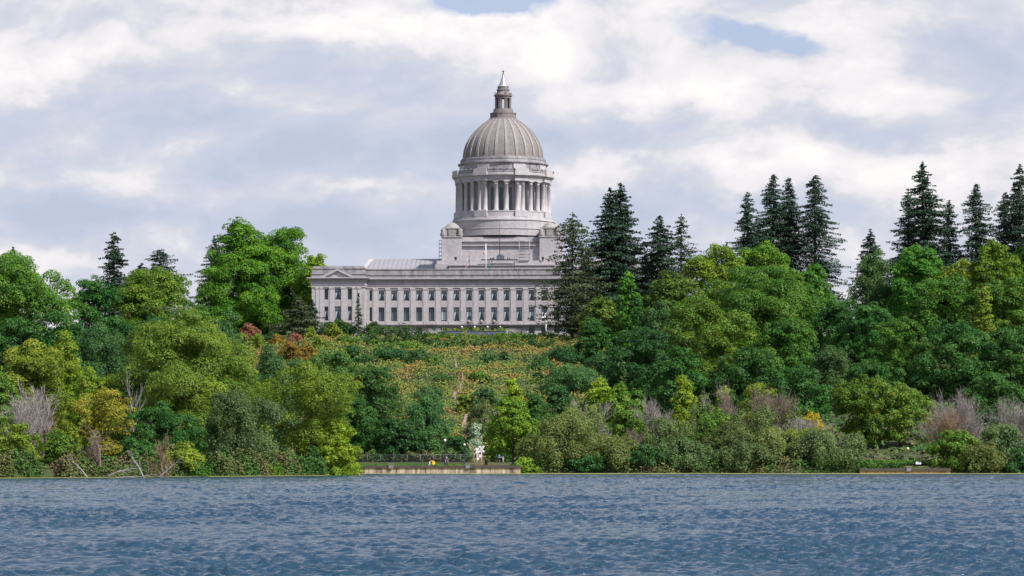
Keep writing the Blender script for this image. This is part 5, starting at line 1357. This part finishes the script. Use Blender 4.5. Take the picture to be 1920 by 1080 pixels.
BARE = [
 (1800, 720, 60, 628, 'grey', 'large rounded grey leafless tree at the right behind the olive shrubs', dict(n_main=17, spread=.9)),
 (1768, 762, 32, 620, 'rust', 'rusty orange twigged tree in front of the large rounded leafless tree', dict(n_main=8, spread=.7)),
 (1918, 732, 46, 640, 'grey', 'leafless grey tree at the right edge', dict(n_main=10, spread=.7)),
 (1108, 742, 36, 622, 'grey', 'leafless grey tree over the rounded olive thicket', dict(n_main=7, spread=.5)),
 (1240, 736, 32, 622, 'grey', 'dense leafless grey tree left of the rounded lime green tree', dict(n_main=9, spread=.45)),
 (1328, 724, 22, 640, 'grey', 'small leafless tree right of the rounded lime green tree', dict(n_main=5, spread=.4)),
 (1375, 708, 26, 628, 'brown', 'tallest leafless tree with two straight trunks in the thicket', dict(n_main=6, spread=.25)),
 (1440, 716, 40, 628, 'brown', 'leafless brown tree among the yellowish alders', dict(n_main=7, spread=.5)),
 (1500, 775, 40, 618, 'grey', 'leafless grey tree left of the small golden tree', dict(n_main=7, spread=.6)),
 (1190, 800, 44, 612, 'brown', 'tangled brown leafless shrub under the grey olive willow', dict(n_main=8, spread=1.0)),
 (1170, 722, 10, 655, 'grey', 'slim leafless top between two young trees in the thicket', dict(n_main=3, spread=.2)),
 (45, 705, 46, 492, 'pale', 'bleached dead tree at the left bank', dict(n_main=5, spread=.5)),
 (80, 725, 26, 500, 'brown', 'dead tree with a dark trunk right of the bleached dead tree', dict(n_main=3, spread=.25)),
 (187, 785, 40, 484, 'brown', 'leafless stems under the thin yellow tree', dict(n_main=4, spread=1.0, kids=3)),
 (300, 805, 26, 492, 'rust', 'pale tan upright dead bush right of the fallen branches', dict(n_main=4, spread=.8, kids=3)),
 (245, 690, 22, 535, 'pale', 'thin pale birch trunk in front of the large rounded tree', dict(n_main=2, spread=.12, levels=3)),
]
for (px, top, hw, D, col, lb, kw) in BARE:
    place('bare', px, top, hw, D, col, 'leafless_tree', 'tree', lb, 'leafless trees', **kw)

# fallen, bleached branches by the water on the left bank
def fallen(px, D, L_, ang, az, label, seed):
    rng = np.random.RandomState(seed); X = wpx(px, D); t_ = empty('fallen_branch', (X, D, max(tz(X, D), .1)), 0, label, 'dead branch', 'fallen branches on the left bank')
    b = MB(); d0 = np.array([math.cos(ang) * math.cos(az), math.cos(ang) * math.sin(az), math.sin(ang)])
    p = np.array([0., 0, -.2]); pts = [tuple(p)]; 
    for i in range(6): d0 = norm(d0 + rng.normal(0, .09, 3) + np.array([0, 0, -.03])); p = p + d0 * L_ / 6; pts.append(tuple(p))
    b.tube(pts, [.13, .12, .10, .085, .07, .05, .02], 6); b.build('stem', M['twig_pale'], t_)
    b = MB()
    for k in range(12):
        i = rng.randint(2, 7); q_ = np.array(pts[i]); dv = norm(d0 + rng.normal(0, .55, 3)); ln = L_ * rng.uniform(.12, .3)
        b.tube([tuple(q_), tuple(q_ + dv * ln * .5), tuple(q_ + dv * ln + rng.normal(0, .15, 3))], [.04, .025, .01], 4)
    b.build('twigs', M['twig_pale'], t_)
fallen(198, 478, 5.2, math.radians(42), math.radians(-10), 'long bleached branch slanting up to the right from the bank', 1)
fallen(216, 474, 6.2, math.radians(22), math.radians(-5), 'bleached branch arching low to the right below the longer one', 2)
fallen(296, 486, 4.0, math.radians(44), math.radians(0), 'pale branch slanting up beside the tan dead bush', 3)
fallen(270, 480, 4.2, math.radians(112), math.radians(0), 'pale branch leaning left in front of the tan dead bush', 4)
fallen(165, 472, 3.6, math.radians(135), math.radians(10), 'dark tangled branch leaning left below the thin yellow tree', 5)

PATHX = [(1000, 868), (960, 862), (930, 872), (900, 852), (860, 858), (820, 868), (780, 850), (740, 876), (715, 868), (700, 880), (680, 878), (664, 895), (648, 905), (640, 906)]
def path_x(y):
    yy_ = [q_[0] for q_ in PATHX][::-1]; pp = [q_[1] for q_ in PATHX][::-1]
    return (np.interp(y, yy_, pp) - 960) * y / F
# hillside shrubs
SH = [
 (520, 628, 15, 930, 'orange', 'orange bush right of the clipped looking dark bush'), (600, 634, 17, 925, 'olive', 'yellow bush left of the low green mound by the driveway'),
 (575, 648, 20, 890, 'orange', 'orange bush below the pinkish dry bush'), (640, 655, 14, 870, 'olive', 'small yellow bush left above the dark green rounded shrub'),
 (657, 652, 26, 880, 'dkshrub', 'dark green rounded shrub, upper left of the open hillside'), (735, 656, 34, 890, 'dkshrub', 'wide dark green shrub in the middle of the upper hillside'),
 (792, 658, 30, 880, 'bluegreen', 'blue green shrub right of the wide dark shrub'), (615, 643, 15, 930, 'bluegreen', 'small blue green shrub below the driveway'),
 (840, 642, 9, 930, 'bluegreen', 'very small upright shrub below the crest hedge'), (917, 665, 18, 890, 'bluegreen', 'small blue green shrub right of the steep dirt path'),
 (1062, 660, 42, 880, 'dkshrub', 'dark shrub mass at the right edge of the open hillside'), (1012, 672, 22, 860, 'bluegreen', 'blue green shrub left of the dark shrub mass'),
 (812, 730, 32, 770, 'bluegreen', 'feathery green shrub above the blue green willow'), (826, 694, 30, 840, 'willow', 'grey green shrub in the middle of the open hillside'),
 (905, 700, 16, 820, 'oliveg', 'small olive shrub right of the middle dirt path'), (1075, 690, 50, 800, 'bluegreen', 'blue green shrub mass left of the rounded dark tree'),
 (1130, 670, 34, 830, 'dkshrub', 'dark shrub at the foot of the right hand trees'), (470, 610, 19, 940, 'rust', 'rusty pink bush at the left end of the crest'),
 (505, 622, 14, 935, 'hedge', 'clipped looking dark bush right of the rusty pink bush'), (545, 642, 20, 900, 'orange', 'orange brown bush below the crest at the left'),
 (480, 628, 18, 925, 'olive', 'yellow olive bush under the rusty pink bush'), (583, 613, 12, 975, 'olive', 'small round yellow green tree at the left of the driveway'),
 (624, 607, 14, 985, 'olive', 'small umbrella shaped yellow tree beside the driveway'), (552, 628, 16, 940, 'rust', 'pinkish dry bush between orange bush and driveway'),
 (655, 634, 22, 955, 'oliveg', 'low green mound right below the driveway'), (565, 674, 34, 800, 'bluegreen', 'blue green shrub above the olive lakeside tree'),
 (610, 670, 38, 780, 'oliveg', 'green shrub left above the dark clump'), (500, 664, 28, 800, 'bluegreen', 'blue green shrub under the orange brown bush'),
 (855, 820, 26, 652, 'dkshrub', 'dark shrub behind the left globe lamps'), (835, 800, 18, 662, 'olive', 'yellow green shrub above the left globe lamp'),
 (925, 790, 20, 662, 'oliveg', 'olive shrub between silvery tree and park tree'), (925, 835, 16, 652, 'maple_l', 'low green shrub beside the litter bin'),
 (752, 645, 30, 925, 'oliveg', 'low green shrub just below the crest hedge'), (870, 742, 16, 740, 'olive', 'small yellow olive shrub beside the lower dirt path'),
]
rr_ = np.random.RandomState(77); kk = 0
for ri, (rD, rl) in enumerate(((935, 'just below the crest hedge'), (880, 'high on the slope'), (820, 'half way up the slope'), (765, 'low on the slope'), (705, 'at the slope foot'))):
    for ci, (cp, cl_) in enumerate(((505, 'at the far left'), (600, 'on the left'), (700, 'left of the middle'), (805, 'a little left of the dirt track'), (925, 'a little right of the dirt track'), (1010, 'on the right'), (1095, 'at the far right'))):
        D = rD + rr_.uniform(-20, 20); px = cp + rr_.uniform(-36, 36); hw = rr_.uniform(9, 20) * (800 / D)
        X = (px - 960) * D / F
        if abs(X - path_x(D)) < 4: px += 30 if px > path_x(D) * F / D + 960 else -30; X = (px - 960) * D / F
        top = HY - (tz(X, D) + rr_.uniform(1.3, 2.9) - CZ) * F / D
        if (ci < 2 and ri < 2) or (ri >= 3 and 2 <= ci <= 4): kk += 1; continue
        ck = (('bluegreen', 'blue green'), ('dkshrub', 'dark green'), ('oliveg', 'olive green'), ('hedge', 'deep green'))[kk % 4]
        place('shrub', px, top, hw, D, ck[0], 'small_shrub', 'shrub', 'small %s shrub %s, %s' % (ck[1], rl, cl_), 'small shrubs among the brambles', seed=500 + kk, rough=.3, cover=2.4)
        kk += 1
for (px, top, hw, D, col, lb) in SH:
    place('shrub', px, top, hw, D, col, 'hillside_shrub', 'shrub', lb, GS, rough=.3, cover=2.6)

def hedge(px0, px1, top, D, dep, col, label, seed, wob=.5):
    rng = np.random.RandomState(seed); x0, x1 = wpx(px0, D), wpx(px1, D); L_ = x1 - x0; xm = (x0 + x1) / 2
    zb = tz(xm, D); hh_ = CZ + (HY - top) * D / F - zb
    root = empty('hedge', (xm, D, zb), 0, label, 'hedge', 'hedges and bushes along the crest')
    nn = max(6, int(L_ / 1.5)); cen = np.stack([np.linspace(-L_ / 2, L_ / 2, nn).repeat(3) + rng.normal(0, .4, nn * 3), rng.uniform(0, dep, nn * 3), np.tile([.25, .55, .72], nn) * hh_ * (1 + rng.normal(0, wob * .3, nn * 3))], 1)
    rc = hh_ * .34 * rng.uniform(.7, 1.4, nn * 3)
    nl = int(L_ * (hh_ + dep) * 2.6 / .12); ci = rng.randint(0, nn * 3, nl); dr = norm(rng.normal(size=(nl, 3)) + np.array([0, -.2, .4]))
    c = cen[ci] + dr * rc[ci, None]; tn = np.clip(rng.normal(0, .5, nn * 3)[ci] * .6 + rng.normal(0, .35, nl), -1.2, 1.2)
    o_ = link('foliage', np_mesh('foliage', leaves(c, norm(dr + rng.normal(0, .5, (nl, 3))), .5, rng), 4, tn), M['leaf'], root); setcol(o_, col, rng)
    b = MB()
    for i in range(0, nn, 2): b.tube([(-L_ / 2 + L_ * i / nn, dep * .4, -.3), (-L_ / 2 + L_ * i / nn + .2, dep * .4, hh_ * .6)], [.09, .03], 4)
    b.build('stem', M['bark'], root)
hedge(694, 765, 614, 974, 5, 'hedge', 'dark green bushes at the right end of the driveway', 21, 1.0)
hedge(756, 832, 620, 972, 4, 'hedge', 'bushes with dull purple patches in front of the basement windows', 22, 1.0)
hedge(806, 1030, 627, 966, 3, 'turning', 'long low hedge turning yellow brown along the crest', 23)
hedge(836, 946, 616.5, 1001.5, 1.2, 'olive', 'yellow green flowering hedge in the slate planter', 24, .3)
hedge(812, 1034, 637, 932, 5, 'hedge', 'long dark green hedge just below the crest', 25, .9)
hedge(690, 818, 633, 938, 5, 'hedge', 'green hedge below the dark bushes at the left of the crest', 26, .9)
hedge(935, 1035, 625, 962, 3, 'oliveg', 'green hedge at the right end of the crest by the redwood', 27, .7)
hedge(590, 690, 618, 1008, 2, 'dkshrub', 'low dark clipped hedge across the foot of the left pavilion', 28, .2)

# ------------------------------------------------------------------ ground cover (nobody could count it)
def cover(name, label, n, xr, yr, hfun, leaf, mat, seed, mask=None, band=None):
    rng = np.random.RandomState(seed); x = rng.uniform(xr[0], xr[1], n); y = rng.uniform(yr[0], yr[1], n)
    if band: y = shore_y(x) + rng.uniform(band[0], band[1], n)
    if mask is not None: k = mask(x, y, rng); x, y = x[k], y[k]
    h = hfun(x, y); s_ = rng.uniform(0, 1, len(x)) ** .5
    z_ = terr(x, y) + h * s_ + rng.normal(0, .08, len(x))
    nn = norm(np.stack([rng.normal(0, .6, len(x)), rng.normal(-.2, .6, len(x)), np.full(len(x), .8)], 1))
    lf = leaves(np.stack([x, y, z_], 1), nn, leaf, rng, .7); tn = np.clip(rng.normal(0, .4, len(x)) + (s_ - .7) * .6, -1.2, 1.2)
    o_ = link(name, np_mesh(name, lf, 4, tn), mat); return tag(o_, label, 'ground cover', kind='stuff')
def covermat(name, pts, scale, sc2=.35):
    m, gg, o = mat_new(name); b = gg.n('ShaderNodeBsdfPrincipled'); t = gg.n('ShaderNodeTexCoord'); at = gg.n('ShaderNodeAttribute', attribute_name='tint')
    X, Y, Z = gg.sep(t.outputs['Object']); v_ = gg.comb(gg.m('MULTIPLY', X, .7), gg.m('MULTIPLY', Y, .6), 0.0)
    n1_ = gg.noise(v_, scale, 3, .55); n2_ = gg.noise(v_, sc2, 2, .5)
    f_ = gg.m('ADD', gg.m('ADD', gg.m('MULTIPLY', n1_, .72), gg.m('MULTIPLY', n2_, .28)), gg.m('MULTIPLY', at.outputs['Fac'], .02))
    c = gg.ramp(f_, pts)
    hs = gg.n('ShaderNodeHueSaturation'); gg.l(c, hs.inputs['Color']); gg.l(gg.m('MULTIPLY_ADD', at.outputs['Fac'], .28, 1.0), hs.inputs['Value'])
    gg.l(hs.outputs[0], b.inputs['Base Color']); b.inputs['Roughness'].default_value = .8; b.inputs['Specular IOR Level'].default_value = .15
    gg.l(b.outputs[0], o.inputs[0]); return m
M['cover'] = covermat('bramble_cover', [(.33, (.040, .105, .030)), (.45, (.100, .170, .036)), (.515, (.165, .190, .040)), (.575, (.235, .185, .046)), (.63, (.26, .150, .048)), (.68, (.44, .33, .18))], .085, .45)
hf = lambda x, y: np.clip(.75 + .85 * vnoise(x, y, 31, ((14, .8), (6, 1.0), (3, .6))), .08, 2.8)
cover('bramble_cover', 'patchwork of green, orange and rust brambles on the open hillside', 260000, (-84, 36), (646, 992), hf, .46, M['cover'], 41,
      lambda x, y, r_: (np.abs(x - path_x(y)) > .15 + .4 * np.sin(y * .045 + .6) ** 2 + .6 * (y < 705)) & ((x - 960 * 0) > (-85)) & (x * F / y + 960 > 455) & (x * F / y + 960 < 1190))
# worn dirt track, a ribbon on the slope
yy_ = np.arange(651, 1000, 2.0); cx_ = path_x(yy_); wd = .12 + .45 * np.sin(yy_ * .045 + .6) ** 2 * (yy_ < 900) + np.where((yy_ < 705), .75, 0)
TX = np.stack([cx_ - wd, cx_ - wd * .3, cx_ + wd * .3, cx_ + wd]); TY = np.stack([yy_] * 4)
tag(link('path', grid_mesh('path', TX, TY, terr(TX, TY) + .10), M['dirt']), 'worn tan dirt track climbing the open hillside', 'dirt track', kind='structure')
M['under'] = covermat('bank_undergrowth', [(.35, (.03, .09, .02)), (.48, (.055, .125, .026)), (.56, (.10, .12, .04)), (.63, (.12, .105, .055)), (.72, (.19, .13, .08))], .2)
M['under_g'] = covermat('fresh_bank_growth', [(.35, (.02, .06, .016)), (.50, (.05, .13, .018)), (.62, (.09, .18, .02)), (.7, (.12, .15, .03))], .2)
hf2 = lambda x, y: np.clip((y - shore_y(x) + 3) / 5, .15, 1) * np.clip(1.3 + 1.5 * vnoise(x, y, 33, ((9, 1.0), (4, .8))), .25, 4.2)
cover('undergrowth', 'tangled brown and green undergrowth along the left bank', 110000, (-92, -29), (440, 570), hf2, .38, M['under'], 42, band=(.2, 12))
cover('bank_herbs', 'low bright green plants along the waterline right of the fallen branches', 26000, (-54, -28), (470, 556), lambda x, y: np.clip(.5 + .4 * vnoise(x, y, 35, ((7, 1.0), (3, .7))), .1, 1.2), .34, M['under_g'], 43, band=(.1, 3.5))
cover('reeds', 'bright green reeds between the thicket and the low right hand wall', 30000, (58, 82), (601, 634), lambda x, y: np.clip(.55 + .4 * vnoise(x, y, 36, ((6, 1.0), (2.5, .7))) + np.clip((66 - x) * .1, 0, .8), .1, 1.5), .34, M['under_g'], 44, lambda x, y, r_: (y > 601.8) & ~((x > 74.5) & (x < 82) & (y < 607)))
cover('shore_plants', 'dark low growth under the thickets along the right hand shore', 50000, (1.9, 122), (600, 636), lambda x, y: np.clip(1.2 + .8 * vnoise(x, y, 37, ((9, 1.0), (4, .7))), .2, 2.8), .45, M['under'], 45, lambda x, y, r_: ((x < 60) | (x > 84)), band=(.0, 22))
cover('grass', 'short mown grass blades on the lawn behind the seawall', 16000, (-32, 1.6), (608, 643), lambda x, y: .10 + 0 * x, .16, M['under_g'], 46, lambda x, y, r_: ((x < -8.5) | (x > -.5)))
cover('fence_brambles', 'dark reddish brambles along the foot of the hill behind the fence', 42000, (-36, 6), (645, 668), lambda x, y: np.clip(1.6 + .7 * vnoise(x, y, 38, ((7, 1.0), (3, .7))), .4, 3), .45, M['under'], 47, lambda x, y, r_: np.abs(x - path_x(y)) > 2.2)
cover('forest_floor', 'dark leafy forest floor beneath the hillside trees', 90000, (-175, 175), (640, 985), lambda x, y: np.clip(1.2 + .8 * vnoise(x, y, 39, ((11, 1.0), (5, .7))), .3, 3), .95, M['under_d'] if 'under_d' in M else M['under'], 48, lambda x, y, r_: (x * F / y + 960 < 470) | (x * F / y + 960 > 1170))
